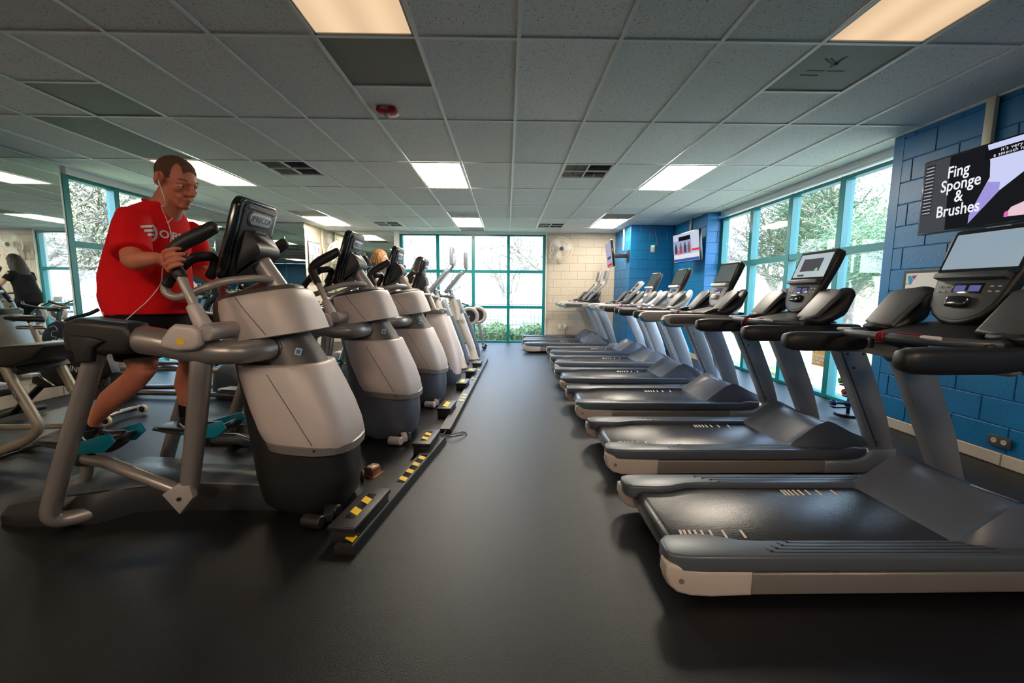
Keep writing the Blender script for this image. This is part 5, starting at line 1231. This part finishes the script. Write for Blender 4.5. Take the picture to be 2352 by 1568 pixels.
# framed notice with a letter emblem, near right wall
t = thing('picture_frame', 'black framed white notice with a coloured letter emblem, behind the nearest console', 'picture', (XR - .018, 3.72, 1.36))
MB().box((0, 0, 0), (.022, .42, .30), bev=.004).build('frame', 'black', t, smooth=0)
pp = MB().box((-.010, 0, 0), (.006, .36, .24)).build('sheet', 'paper', t, smooth=0)
fy = frame_mtx((-.0138, .12, .06), (0, -1, 0), (0, 0, 1))
q = MB(); plate(q, [(-.045, .04), (-.015, .04), (.008, -.005), (-.008, -.04), (-.026, -.04)], fy, .001); q.build('emblem', mat('emblem_blue', (.03, .30, .55), .5), pp, smooth=0)
q = MB(); plate(q, [(-.008, .04), (.042, .04), (.016, .0)], fy, .001); q.build('emblem', mat('emblem_violet', (.25, .03, .30), .5), pp, smooth=0)
text_obj('lettering', 'the', .018, fy @ Matrix.Translation((-.045, -.035, .001)), mat('emblem_blue', (.03, .30, .55), .5), pp, depth=.0004)
# outlets and switches
def wall_outlet(label, c, n, w=.075, h=.12, m='ivory', face='paper', twin='v'):
    n = Vector(n); r = Vector((0, 0, 1)).cross(n); t = thing('outlet', label, 'outlet', c)
    F = frame_mtx((0, 0, 0), r, (0, 0, 1))
    q = MB(); plate(q, rrect(w, h, .006, 2), F, .008, .002); q.build('cover_plate', m, t)
    for s in (-1, 1):
        o = (0, s * .022) if twin == 'v' else (s * .032, 0)
        q = MB(); q.cyl((o[0], o[1], .009), (0, 0, 1), .019, .004, 20); q.xf(F); f = q.build('socket', face, t)
        q = MB()
        for a in (-.006, .006): q.box((o[0] + a, o[1] + .003, .0115), (.002, .008, .002))
        q.xf(F); q.build('slot', 'black', f, smooth=0)
    return t
wall_outlet('dark twin outlet with pale sockets low on the right blue wall', (XR - .012, 3.02, .19), (-1, 0, 0), .15, .085, 'dgrey', 'ivory', 'h')
wall_outlet('small pale outlet low on the cream far wall, left one', (1.36, YF - .015, .42), (0, -1, 0), .09, .13)
wall_outlet('small grey outlet with a plugged cord low on the cream far wall', (1.50, YF - .015, .42), (0, -1, 0), .07, .12, 'badge')
wall_outlet('white outlet high on the blue pillar with a green light and orange plug', (3.24, 9.485, 2.27), (0, -1, 0), .09, .15)
wall_outlet('cream outlet beside the wall fan, left of it', (.99 + .1, YF - .015, 2.20), (0, -1, 0), .07, .12)
wall_outlet('wide cream outlet low on the left block wall with a black plug', (-5.368, 4.62, .17), (1, 0, 0), .15, .09, 'ivory', 'ivory', 'h')
tag(MB().tube([(-5.36, 4.62, .17), (-5.30, 4.60, .14), (-5.31, 4.50, .02), (-5.2, 4.3, .01)], .007, 8, sm=4).build('electric_cable', 'black'), 'black power cord hanging from the left wall outlet', 'cable')
tag(MB().tube([(1.50, YF - .03, .40), (1.52, YF - .06, .2), (1.62, YF - .05, .03)], .006, 8, sm=4).build('electric_cable', 'black'), 'black cord hanging from the outlet on the cream far wall', 'cable')
tag(MB().tube([(3.27, 9.46, 2.30), (3.32, 9.46, 2.42), (3.27, 9.46, 2.62), (3.22, 9.47, ZC)], .004, 8, sm=4).build('electric_cable', 'red'), 'red cord from the pillar outlet to the ceiling', 'cable')
tag(MB().box((3.25, 9.465, 2.33), (.02, .02, .03), bev=.003).build('plug_light', emis('green_led', (.05, .9, .3), 2)), 'tiny green lit plug on the pillar outlet', 'plug')
# dumbbells by the right wall corner
def dumbbell(label, c, ax, m, r=.035):
    c = Vector(c); a = Vector(ax).normalized(); t = thing('dumbbell', label, 'dumbbell', c)
    MB().tube([-a * .05, a * .05], .013, 10).build('grip', m, t)
    for s in (-1, 1): MB().cyl(a * s * .07, a, r, .05, 6, bev=.008).build('head', m, t)
dr = thing('dumbbell_rack', 'small black dumbbell rack at the corner of the right window', 'rack', (3.66, 4.34, 0))
MB().tube([(0, 0, .02), (0, 0, .42)], .018, 10).build('post', 'black', dr)
for k, (z, x) in enumerate(((.12, -.10), (.24, .02), (.36, -.02))): MB().box((x, 0, z - .03), (.16, .06, .015), bev=.004).build('cradle', 'black', dr)
MB().cyl((0, 0, .012), (0, 0, 1), .12, .024, 24).build('foot', 'black', dr)
dumbbell('green dumbbell, top one on the small rack by the right window', (3.64, 4.34, .375), (1, -.2, 0), mat('green_vinyl', (.02, .32, .06), .35))
dumbbell('red dumbbell, middle one on the small rack by the right window', (3.68, 4.33, .255), (1, -.2, 0), mat('red_vinyl', (.40, .01, .02), .35))
dumbbell('dark blue dumbbell, lowest one on the small rack by the right window', (3.56, 4.33, .135), (1, -.2, 0), mat('blue_vinyl', (.01, .04, .16), .35))

# ================================================================== PEOPLE
def remeshed(mb, name, m, vox, smooth_it=3, fac=.5, parent=None, disp=None):
    me = mb.mesh(name, None, 0)
    o = bpy.data.objects.new('tmp', me); COL.objects.link(o)
    r = o.modifiers.new('r', 'REMESH'); r.mode = 'VOXEL'; r.voxel_size = vox; r.use_smooth_shade = True
    s = o.modifiers.new('s', 'SMOOTH'); s.iterations = smooth_it; s.factor = fac
    dg = bpy.context.evaluated_depsgraph_get(); dg.update()
    out = bpy.data.meshes.new_from_object(o.evaluated_get(dg)); out.name = name
    bpy.data.objects.remove(o); bpy.data.meshes.remove(me)
    if disp:
        nv = [v.normal.copy() for v in out.vertices]
        new = [c for v, n_ in zip(out.vertices, nv) for c in (v.co + n_ * disp(v.co))]
        out.vertices.foreach_set('co', new)
    out.polygons.foreach_set('use_smooth', [True] * len(out.polygons))
    out.materials.clear(); out.materials.append(M[m])
    ob = bpy.data.objects.new(name, out); COL.objects.link(ob)
    if parent is not None: ob.parent = parent
    return ob
def grip_hand(b, P, axis, palm, over, wrist, r=.035, sc=1.0, curl=(15, 75, 128, 165), thumb=True, down=1):
    """hand closed on a bar: P point on the bar's axis, palm = direction from bar to palm, over = side the fingers pass over"""
    P = Vector(P); a = Vector(axis).normalized(); e1 = Vector(palm); e1 = (e1 - a * e1.dot(a)).normalized()
    e2 = a.cross(e1); e2 = e2 if e2.dot(Vector(over)) > 0 else -e2
    W_ = Vector(wrist)
    def pt(deg, rr, off): return P + (e1 * math.cos(R(deg)) + e2 * math.sin(R(deg))) * rr + a * off
    fr = (.0098, .0104, .0100, .0088)
    offs = (.041, .0135, -.0135, -.038)
    for k in range(4):
        f = fr[k] * sc; rr = r + f * .9; ln = (1.0, 1.06, 1.0, .86)[k]
        pts = [pt(curl[0], rr + .010, offs[k] * sc)] + [pt(curl[0] + (c - curl[0]) * ln, rr + (.004 if j < 2 else 0), offs[k] * sc * .96) for j, c in enumerate(curl[1:])]
        b.tube(pts, [f * 1.12, f * 1.08, f, f * .82], 10, sm=3)
    for k in range(4): b.tube([W_, W_ * .45 + pt(curl[0] - 25, r + .018, offs[k] * sc) * .55, pt(curl[0], r + .020, offs[k] * sc)], [.020 * sc, .017 * sc, .0125 * sc], 10)
    b.sphere(W_ * .45 + pt(-10, r + .02, 0) * .55, (.030 * sc, .030 * sc, .030 * sc), 14)
    if thumb:
        b.tube([W_ * .7 + P * .3, pt(-35, r + .014, .040 * sc), pt(-75, r + .011, .034 * sc), pt(-115, r + .009, .022 * sc)], [.017 * sc, .015 * sc, .0125 * sc, .0105 * sc], 10, sm=3)

def head_prims(b, Mx, long=1.0):
    """head in its own frame: +x forward, +y left, +z up, origin between the ears"""
    q = MB()
    S = lambda c, r, rt=None: q.sphere(c, r, 20, rt)
    S((-.014, 0, .038), (.099, .077, .084)); S((.030, 0, .020), (.064, .066, .080)); S((.028, 0, -.035), (.064, .060, .082))
    S((.040, 0, -.082), (.050, .047, .040)); S((.076, 0, -.104), (.024, .027, .019)); S((.005, .044, -.060), (.034, .016, .040)); S((.005, -.044, -.060), (.034, .016, .040))
    q.tube([(.078, .040, .016), (.092, .015, .020), (.092, -.015, .020), (.078, -.040, .016)], [.011, .0125, .0125, .011], 10)
    q.tube([(.092, 0, .016), (.104, 0, -.008), (.118, 0, -.034)], [.0095, .0105, .0135], 12)
    for s in (-1, 1):
        S((.104, s * .0145, -.038), (.012, .009, .009)); S((.062, s * .043, -.022), (.022, .019, .017)); S((.070, s * .026, -.060), (.020, .018, .022))
        q.tube([(.068, s * .052, .008), (.084, s * .034, .0085), (.085, s * .018, .0065)], [.006, .0072, .006], 8)      # upper lid
        q.tube([(.068, s * .050, -.012), (.0815, s * .034, -.0145), (.082, s * .018, -.0115)], [.0055, .0064, .0055], 8)    # lower lid
        S((-.010, s * .082, -.006), (.024, .008, .036), rot(z=s * -18, y=12)); q.torus((-.012, s * .092, -.002), (-.45, s, 0), .0235, .0055, 20, 8); S((-.004, s * .083, -.032), (.009, .007, .011))
    q.tube([(.084, .022, -.069), (.0985, .008, -.065), (.0985, -.008, -.065), (.084, -.022, -.069)], [.006, .0075, .0075, .006], 10)
    q.tube([(.082, .020, -.081), (.094, .007, -.083), (.094, -.007, -.083), (.082, -.020, -.081)], [.006, .0085, .0085, .006], 10)
    q.xf(Mx); me = bpy.data.meshes.new('tmp'); q.bm.to_mesh(me); q.bm.free(); b.bm.from_mesh(me); bpy.data.meshes.remove(me)

def head_details(root, Mx, mouth=True):
    for s in (-1, 1):
        q = MB().sphere((.0738, s * .0325, -.002), .0122, 16); q.xf(Mx); e = q.build('eye', mat('eye_white', (.62, .55, .50), .25), root)
        q = MB().sphere((.0835, s * .0305, -.0045), (.0038, .0058, .0052), 12); q.xf(Mx); q.build('iris', mat('iris_dark', (.03, .025, .02), .2), e)
        q = MB().tube([(.072, s * .052, .024), (.0875, s * .036, .0285), (.0985, s * .012, .0225)], [.003, .0048, .0045], 8); q.xf(Mx); q.build('eyebrow', mat('brow_hair', (.20, .085, .045), .8), root)
    q = MB().sphere((.0885, 0, -.0745), (.010, .018, .0045), 14); q.xf(Mx); q.build('mouth', mat('mouth_dark', (.10, .02, .02), .5), root)

# ---- the man on the nearest cross trainer
man = thing('person', 'man in a red printed T-shirt and black shorts stepping on the nearest cross trainer', 'person', (-2.08, 2.48, .40))
def place(o, root):
    o.parent = root; o.matrix_parent_inverse = Matrix.Translation(root.location).inverted(); return o
HM = Matrix.Translation((-1.885, 2.465, 1.885)) @ Matrix.Rotation(R(-14), 4, 'Z') @ Matrix.Rotation(R(21), 4, 'Y') @ Matrix.Scale(1.08, 4)
b = MB(); head_prims(b, HM)
b.tube([(-1.895, 2.465, 1.84), (-1.94, 2.468, 1.77), (-2.00, 2.47, 1.68)], [.070, .073, .09], 20)
# arms
NS, NE, NWr = (-2.00, 2.26, 1.655), (-1.885, 2.135, 1.425), (-1.735, 2.105, 1.435)
b.tube([NS, ((NS[0] + NE[0]) / 2, (NS[1] + NE[1]) / 2, (NS[2] + NE[2]) / 2), NE], [.046, .050, .047], 16)
b.tube([NE, (-1.85, 2.12, 1.423), (-1.79, 2.108, 1.430), NWr], [.045, .046, .038, .029], 16)
HP = Vector((-.92 - .735, 2.51 - .378, 1.43)); HAX = Vector((-.35, .05, 1))
grip_hand(b, HP, HAX, (-1, .15, 0), (0, -1, 0), NWr, r=.036, sc=1.05)
FS, FE, FW = (-2.00, 2.70, 1.645), (-2.08, 2.83, 1.42), (-1.905, 2.80, 1.325)
b.tube([FS, ((FS[0] + FE[0]) / 2, (FS[1] + FE[1]) / 2, (FS[2] + FE[2]) / 2), FE], [.046, .048, .045], 16)
b.tube([FE, (-2.02, 2.83, 1.39), (-1.96, 2.815, 1.355), FW], [.045, .046, .037, .029], 16)
grip_hand(b, (-1.815, 2.735, 1.325), (.25, 0, 1), (-1, .5, 0), (0, -1, .0), FW, r=.028, sc=1.0)
# trunk under the clothes, thighs, calves
b.rings([[Vector((x + ax * math.cos(a), 2.47 + ay * math.sin(a), z)) for a in [2 * PI * k / 28 for k in range(28)]] for z, x, ax, ay in ((1.06, -2.11, .13, .19), (1.20, -2.11, .15, .205), (1.34, -2.115, .165, .21), (1.5, -2.08, .145, .20), (1.60, -2.045, .10, .15), (1.69, -2.02, .07, .10), (1.73, -2.0, .05, .06))])
b.tube([(-2.13, 2.375, 1.12), (-2.08, 2.34, .98), (-2.035, 2.315, .855)], [.108, .088, .064], 20)
b.tube([(-2.035, 2.315, .855), (-2.10, 2.315, .78), (-2.23, 2.318, .68), (-2.335, 2.32, .565), (-2.363, 2.32, .52)], [.061, .060, .058, .037, .036], 20)
b.tube([(-2.09, 2.575, 1.12), (-2.055, 2.62, .98), (-2.03, 2.66, .845)], [.106, .086, .061], 20)
b.tube([(-2.03, 2.66, .845), (-2.065, 2.665, .76), (-2.09, 2.668, .68), (-2.09, 2.67, .545), (-2.095, 2.67, .48)], [.058, .058, .057, .037, .036], 20)
body = place(remeshed(b, 'body', 'skin', .0048, 2, .5), man)
_old = set(bpy.data.objects)
head_details(man, HM)
for o in set(bpy.data.objects) - _old:
    if o.parent is man: o.matrix_parent_inverse = Matrix.Translation(man.location).inverted()
# hair: thin cropped cap following the skull
def hair_cap(Mx, keep, grow=1.035, m='hairb', th=.0025):
    t = bmesh.new(); bmesh.ops.create_uvsphere(t, u_segments=160, v_segments=100, radius=1)
    for v in t.verts: v.co = Vector((v.co.x * .099 * grow - .014, v.co.y * .0775 * grow, v.co.z * .084 * grow + .038))
    rm = [v for v in t.verts if not keep(v.co)]
    bmesh.ops.delete(t, geom=rm, context='VERTS')
    for v in t.verts: v.co += v.normal * (noise.noise(v.co * 160) * .0012)
    bmesh.ops.solidify(t, geom=list(t.faces), thickness=th)
    bmesh.ops.transform(t, matrix=Mx, verts=t.verts)
    q = MB(); q._merge(t); return q.build('hair', m, None, smooth=80)
def keep_short(c):
    w = noise.noise(c * 55) * .004
    if c.x < -.030: return c.z > -.058
    if c.x < .036 + w: return c.z > .004 + max(0, c.x - .01) * .5
    return c.x < .078 + w and abs(c.y) < .046 - (c.x - .036) * .25 + w
place(hair_cap(HM, keep_short), man)
# shirt
b = MB()
TR = [(1.145, -2.085, .170, .225), (1.16, -2.085, .172, .227), (1.25, -2.095, .182, .232), (1.36, -2.095, .178, .226), (1.46, -2.08, .160, .216), (1.56, -2.055, .145, .208), (1.64, -2.04, .132, .200), (1.69, -2.03, .118, .19), (1.735, -2.01, .09, .135), (1.765, -1.985, .079, .085)]
b.rings([[Vector((x + math.copysign(ax * abs(math.cos(a)) ** .85, math.cos(a)), 2.47 + math.copysign(ay * abs(math.sin(a)) ** .85, math.sin(a)), z + .0 * math.cos(a))) for a in [2 * PI * k / 40 for k in range(40)]] for z, x, ax, ay in TR])
b.tube([(-2.01, 2.31, 1.660), (-1.965, 2.235, 1.58), (-1.925, 2.185, 1.50), (-1.905, 2.162, 1.462)], [.078, .080, .078, .082], 22, capr=False)
b.tube([(-2.01, 2.66, 1.655), (-2.03, 2.755, 1.57), (-2.055, 2.795, 1.50), (-2.065, 2.81, 1.465)], [.083, .085, .085, .088], 22, capr=False)
def wrinkle(co):
    w = noise.noise(Vector((co.x * 5, co.y * 5, co.z * 3))) * .006
    f = math.sin((co.z * 1.2 + co.x * 2.0 - co.y * 1.5) * 26 + 2.5 * noise.noise(co * 6)) * .0030 * max(0, 1 - abs(co.z - 1.22) / .16)
    g = math.sin((co.x * 1.6 + co.y * .9 - co.z * .35) * 62 + 2 * noise.noise(co * 8)) * .0032 * max(0, 1 - (Vector((co.x + 2.0, co.y - 2.24, co.z - 1.57)).length) / .20)
    return w + f + g
shirt = place(remeshed(b, 'shirt', 'shirt', .0075, 5, .5, disp=wrinkle), man)
# open neck: dark inner collar and ribbed neckband
place(MB().torus((-1.980, 2.47, 1.750), (.42, 0, 1), .0835, .0095, 40, 8).build('neckband', 'shirt', None), man)
# chest print, laid on the cloth
dg = bpy.context.evaluated_depsgraph_get()
bvh = BVHTree.FromPolygons([v.co.copy() for v in shirt.data.vertices], [tuple(p.vertices) for p in shirt.data.polygons])
def print_on(me, mtx, aim, name, m):
    me.transform(mtx); aim = Vector(aim).normalized()
    for v in me.vertices:
        h = bvh.ray_cast(v.co - aim * .6, aim)
        if h[0] is not None: v.co = h[0] - aim * (.0030 + (.0012 if v.index % 2 else 0))
    me.materials.clear(); me.materials.append(M[m]); o = bpy.data.objects.new(name, me); COL.objects.link(o); place(o, man); return o
PM = frame_mtx((-1.90, 2.345, 1.585), (.50, .84, -.05), (-.02, 0, 1))
tm_ = text_mesh("O'BRIEN", .058, depth=.0004, bold=.0016, align='LEFT', xs=1.12)
print_on(tm_, PM @ Matrix.Translation((.0, 0, 0)), (-.84, .50, .0), 'shirt_lettering', 'paper')
q = MB()
def fine_poly(q, pts, n=6):
    bm = q.bm; vs = [bm.verts.new((a, b_, 0)) for a, b_ in pts]; bm.faces.new(vs)
for k, (y0, x0, x1) in enumerate(((.022, -.118, -.035), (.0, -.105, -.022), (-.022, -.092, -.022))):
    for j in range(8):
        a0 = x0 + (x1 - x0) * j / 8; a1 = x0 + (x1 - x0) * (j + 1) / 8; sh = .30
        fine_poly(q, [(a0, y0 - .0065 + (a0 + .07) * sh), (a1, y0 - .0065 + (a1 + .07) * sh), (a1, y0 + .0065 + (a1 + .07) * sh), (a0, y0 + .0065 + (a0 + .07) * sh)])
for j in range(12):
    a, c = R(-70 + 140 * j / 12), R(-70 + 140 * (j + 1) / 12)
    fine_poly(q, [(-.045 + .026 * math.cos(a), .036 * math.sin(a)), (-.045 + .040 * math.cos(a), .050 * math.sin(a)), (-.045 + .040 * math.cos(c), .050 * math.sin(c)), (-.045 + .026 * math.cos(c), .036 * math.sin(c))])
print_on(q.mesh('emblem', None, 0), PM, (-.84, .50, .0), 'shirt_emblem', 'paper')
# shorts
b = MB()
b.rings([[Vector((x + ax * math.cos(a), 2.47 + ay * math.sin(a), z)) for a in [2 * PI * k / 32 for k in range(32)]] for z, x, ax, ay in ((1.02, -2.10, .150, .205), (1.08, -2.10, .168, .225), (1.18, -2.10, .165, .225))])
b.tube([(-2.12, 2.37, 1.09), (-2.075, 2.34, .98), (-2.06, 2.325, .90)], [.122, .112, .106], 24, capr=False)
b.tube([(-2.085, 2.58, 1.09), (-2.05, 2.62, .98), (-2.04, 2.645, .90)], [.120, .112, .104], 24, capr=False)
place(remeshed(b, 'shorts', 'cloth', .0085, 4, .5, disp=lambda c: noise.noise(c * 9) * .004), man)
# socks and shoes
for nm, ank, mid, ball, toe in (('n', (-2.365, 2.32, .515), (-2.36, 2.335, .450), (-2.295, 2.345, .440), (-2.215, 2.350, .458)), ('f', (-2.095, 2.67, .48), (-2.085, 2.675, .42), (-2.00, 2.68, .395), (-1.90, 2.685, .405))):
    ak, md, bl, te = Vector(ank), Vector(mid), Vector(ball), Vector(toe)
    place(MB().tube([ak + Vector((0, 0, .065)), ak, md], [.0405, .042, .045], 20).build('sock', 'cloth', None), man)
    b = MB(); b.tube([md + Vector((-.045, 0, -.005)), md, bl, te], [.040, .046, .046, .032], 20, sm=3); b.tube([ak + Vector((0, 0, .0)), md], [.046, .048], 20, capr=False)
    sh = remeshed(b, 'shoe', 'dark_tablet', .006, 3, .5); place(sh, man)
    d = (te - md).normalized(); q = MB(); q.tube([md - d * .05 - Vector((0, 0, .033)), md - Vector((0, 0, .036)), bl - Vector((0, 0, .036)), te - Vector((0, 0, .022))], [.040, .042, .046, .030], 18, sm=3, up=(0, 0, 1)); q.bm.transform(Matrix.Identity(4))
    place(q.build('shoe_sole', 'black', None), man)
    q = MB(); q.tube([md + Vector((-.03, -.047, .018)), md + Vector((.01, -.051, -.010)), md + Vector((.05, -.050, .010))], [.003, .006, .0015], 8, sm=3)
    place(q.build('shoe_flash', 'badge', None), man)
    q = MB()
    for k in range(4): q.tube([md + d * (.02 + k * .018) + Vector((0, -.028, .036 - k * .004)), md + d * (.02 + k * .018) + Vector((0, .028, .036 - k * .004))], .0035, 6)
    place(q.build('laces', 'dgrey', None), man)
# earphones
ear = HM @ Vector((.002, -.092, -.012))
ew = thing('earphones', 'white earphone cord running from the man\'s ear down over his red shirt', 'earphones', ear)
def on_shirt(p, aim=(-.70, .71, 0), lift=.004):
    a = Vector(aim).normalized(); h = bvh.ray_cast(Vector(p) - a * .6, a)
    return (h[0] - a * lift) if h[0] is not None else Vector(p)
q = MB().sphere(ear, (.008, .008, .010), 12).tube([ear, ear + Vector((.012, -.006, -.03))], .0042, 8)
place(q.build('earbud', 'wire', None), ew)
c0 = ear + Vector((.012, -.006, -.03)); split = on_shirt((-1.90, 2.40, 1.655))
pts = [c0, c0 + Vector((.018, .0, -.07)), HM @ Vector((.020, -.062, -.118)) + Vector((.02, -.012, -.02)), on_shirt((-1.915, 2.385, 1.735)), split]
place(MB().tube(pts, .0024, 8, sm=6).build('cord', 'wire', None), ew)
ear2 = HM @ Vector((.002, .092, -.012))
place(MB().tube([ear2, HM @ Vector((.0, .078, -.07)), HM @ Vector((.0, .062, -.115)), on_shirt((-1.90, 2.50, 1.72)), on_shirt((-1.88, 2.44, 1.70)), split], .0024, 8, sm=6).build('cord', 'wire', None), ew)
place(MB().sphere(split, .006, 10).build('splitter', 'wire', None), ew)
low = [split, on_shirt((-1.885, 2.40, 1.58)), on_shirt((-1.89, 2.375, 1.50)), on_shirt((-1.89, 2.33, 1.40)), on_shirt((-1.90, 2.32, 1.32)), on_shirt((-1.93, 2.28, 1.24)), on_shirt((-2.0, 2.26, 1.17), lift=.012), Vector((-2.04, 2.215, 1.115)), Vector((-2.11, 2.20, 1.12)), Vector((-2.15, 2.235, 1.165))]
place(MB().tube(low, .0024, 8, sm=6).build('cord', 'wire', None), ew)

# ---- two women on the ellipticals
def woman(label, H, hz, sh, hips, hands, feet, hairm, longh, top):
    w = thing('person', label, 'person', (hips[0], hips[1], .42))
    Mx = Matrix.Translation(H) @ Matrix.Rotation(R(hz), 4, 'Z') @ Matrix.Rotation(R(8), 4, 'Y') @ Matrix.Scale(.98, 4)
    b = MB(); head_prims(b, Mx); Hv, S, Hp = Vector(H), Vector(sh), Vector(hips)
    b.tube([Hv + Vector((-.01, 0, -.05)), S + Vector((0, 0, .02))], [.050, .058], 16)
    for s, (el, wr, gp, ax) in zip((-1, 1), hands):
        sp_ = S + Vector((0, s * .17, -.03))
        b.tube([sp_, Vector(el)], [.045, .036], 14); b.tube([Vector(el), Vector(wr)], [.037, .024], 14)
        grip_hand(b, gp, ax, Vector(wr) - Vector(gp), (0, -1, .3), wr, r=.028, sc=.9)
    for s, ft in zip((-1, 1), feet):
        f = Vector(ft); hp = Hp + Vector((0, s * .09, 0)); kn = (hp + f) / 2 + Vector((.09, 0, .02))
        b.tube([hp, kn, f + Vector((-.06, 0, .06))], [.09, .058, .036], 16, sm=2)
    b.tube([Hp, (Hp + S) / 2, S - Vector((0, 0, .03))], [.105, .095, .07], 20, flat=1.25, up=(1, 0, 0))
    place(remeshed(b, 'body', 'skin2', .0075, 2, .5), w)
    _o = set(bpy.data.objects); head_details(w, Mx)
    for o in set(bpy.data.objects) - _o:
        if o.parent is w: o.matrix_parent_inverse = Matrix.Translation(w.location).inverted()
    b = MB(); b.tube([Hp + Vector((0, 0, -.06)), Hp + Vector((0, 0, .08)), (Hp + S) / 2, S + Vector((0, 0, -.08)), S + Vector((0, 0, .0))], [.155, .15, .135, .135, .08], 26, flat=1.3, up=(1, 0, 0), capr=False)
    for s, (el, wr, gp, ax) in zip((-1, 1), hands):
        sp_ = S + Vector((0, s * .15, -.03)); b.tube([S + Vector((0, s * .08, -.04)), sp_, sp_ * .45 + Vector(el) * .55], [.07, .064, .056], 18, capr=False)
    place(remeshed(b, 'top', top, .011, 4, .5, disp=lambda c: noise.noise(c * 10) * .004), w)
    b = MB()
    for s, ft in zip((-1, 1), feet):
        f = Vector(ft); hp = Hp + Vector((0, s * .09, 0)); kn = (hp + f) / 2 + Vector((.09, 0, .02)); b.tube([hp, kn, f + Vector((-.06, 0, .09))], [.108, .074, .050], 18, sm=2, capr=False)
    b.tube([Hp + Vector((0, 0, -.08)), Hp + Vector((0, 0, .06))], [.15, .15], 24, flat=1.25, up=(1, 0, 0), capr=False)
    place(remeshed(b, 'leggings', 'cloth', .011, 3, .5), w)
    for ft in feet:
        f = Vector(ft); place(MB().tube([f + Vector((-.10, 0, .03)), f + Vector((0, 0, .03)), f + Vector((.11, 0, .03))], [.036, .042, .032], 16, sm=2).build('shoe', 'dgrey', None), w)
    # hair
    b = MB(); q = MB()
    q.sphere((-.022, 0, .045), (.106, .092, .096), 24)
    if longh:
        for k in range(16):
            a = R(70 + 220 * k / 15); x, y = -.02 + .085 * math.cos(a), .083 * math.sin(a)
            q.tube([(x, y, .05), (x * 1.12 - .015, y * 1.10, -.06), (x * 1.15 - .05, y * 1.22, -.20), (x * 1.1 - .055, y * 1.15, -.36 + random.uniform(-.04, .04))], [.026, .030, .030, .012], 8, sm=3)
    else:
        for k in range(18):
            a = R(52 + 256 * k / 17); x, y = -.018 + .088 * math.cos(a), .088 * math.sin(a)
            q.tube([(x * .9, y * .9, .075), (x * 1.10, y * 1.12, .01), (x * 1.14 - .004, y * 1.20, -.06), (x * 1.0 - .006, y * 1.05, -.115 + random.uniform(-.015, .015))], [.022, .026, .026, .010], 8, sm=3)
    q.xf(Mx); me = bpy.data.meshes.new('t'); q.bm.to_mesh(me); q.bm.free(); b.bm.from_mesh(me)
    place(remeshed(b, 'hair', hairm, .007, 1, .4, disp=lambda c: noise.noise(Vector((c.x * 60, c.y * 60, c.z * 8))) * .006), w)
    return w
man.location.x += .03; ew.location.x += .03
woman('woman with short light-brown hair in a dark T-shirt, behind the third cross trainer', (-1.775, 6.02, 1.735), -8, (-1.86, 6.04, 1.55), (-1.95, 6.04, 1.08),
      [((-1.70, 5.76, 1.36), (-1.44, 5.71, 1.435), (-1.36, 5.715, 1.43), (-.2, 0, 1)), ((-1.72, 6.30, 1.34), (-1.47, 6.25, 1.35), (-1.39, 6.24, 1.36), (-.2, 0, 1))],
      [(-1.72, 5.80, .38), (-1.66, 6.17, .46)], 'hairl', False, 'dgrey')
woman('woman with long dark hair in black clothes, in front of the far window', (-1.60, 8.0, 1.80), 0, (-1.70, 8.0, 1.595), (-1.80, 8.0, 1.10),
      [((-1.62, 7.72, 1.36), (-1.42, 7.72, 1.31), (-1.345, 7.77, 1.28), (-1, 0, .4)), ((-1.62, 8.28, 1.36), (-1.42, 8.27, 1.31), (-1.345, 8.23, 1.28), (-1, 0, .4))],
      [(-1.52, 7.80, .39), (-1.42, 8.20, .55)], 'haird', True, 'cloth')
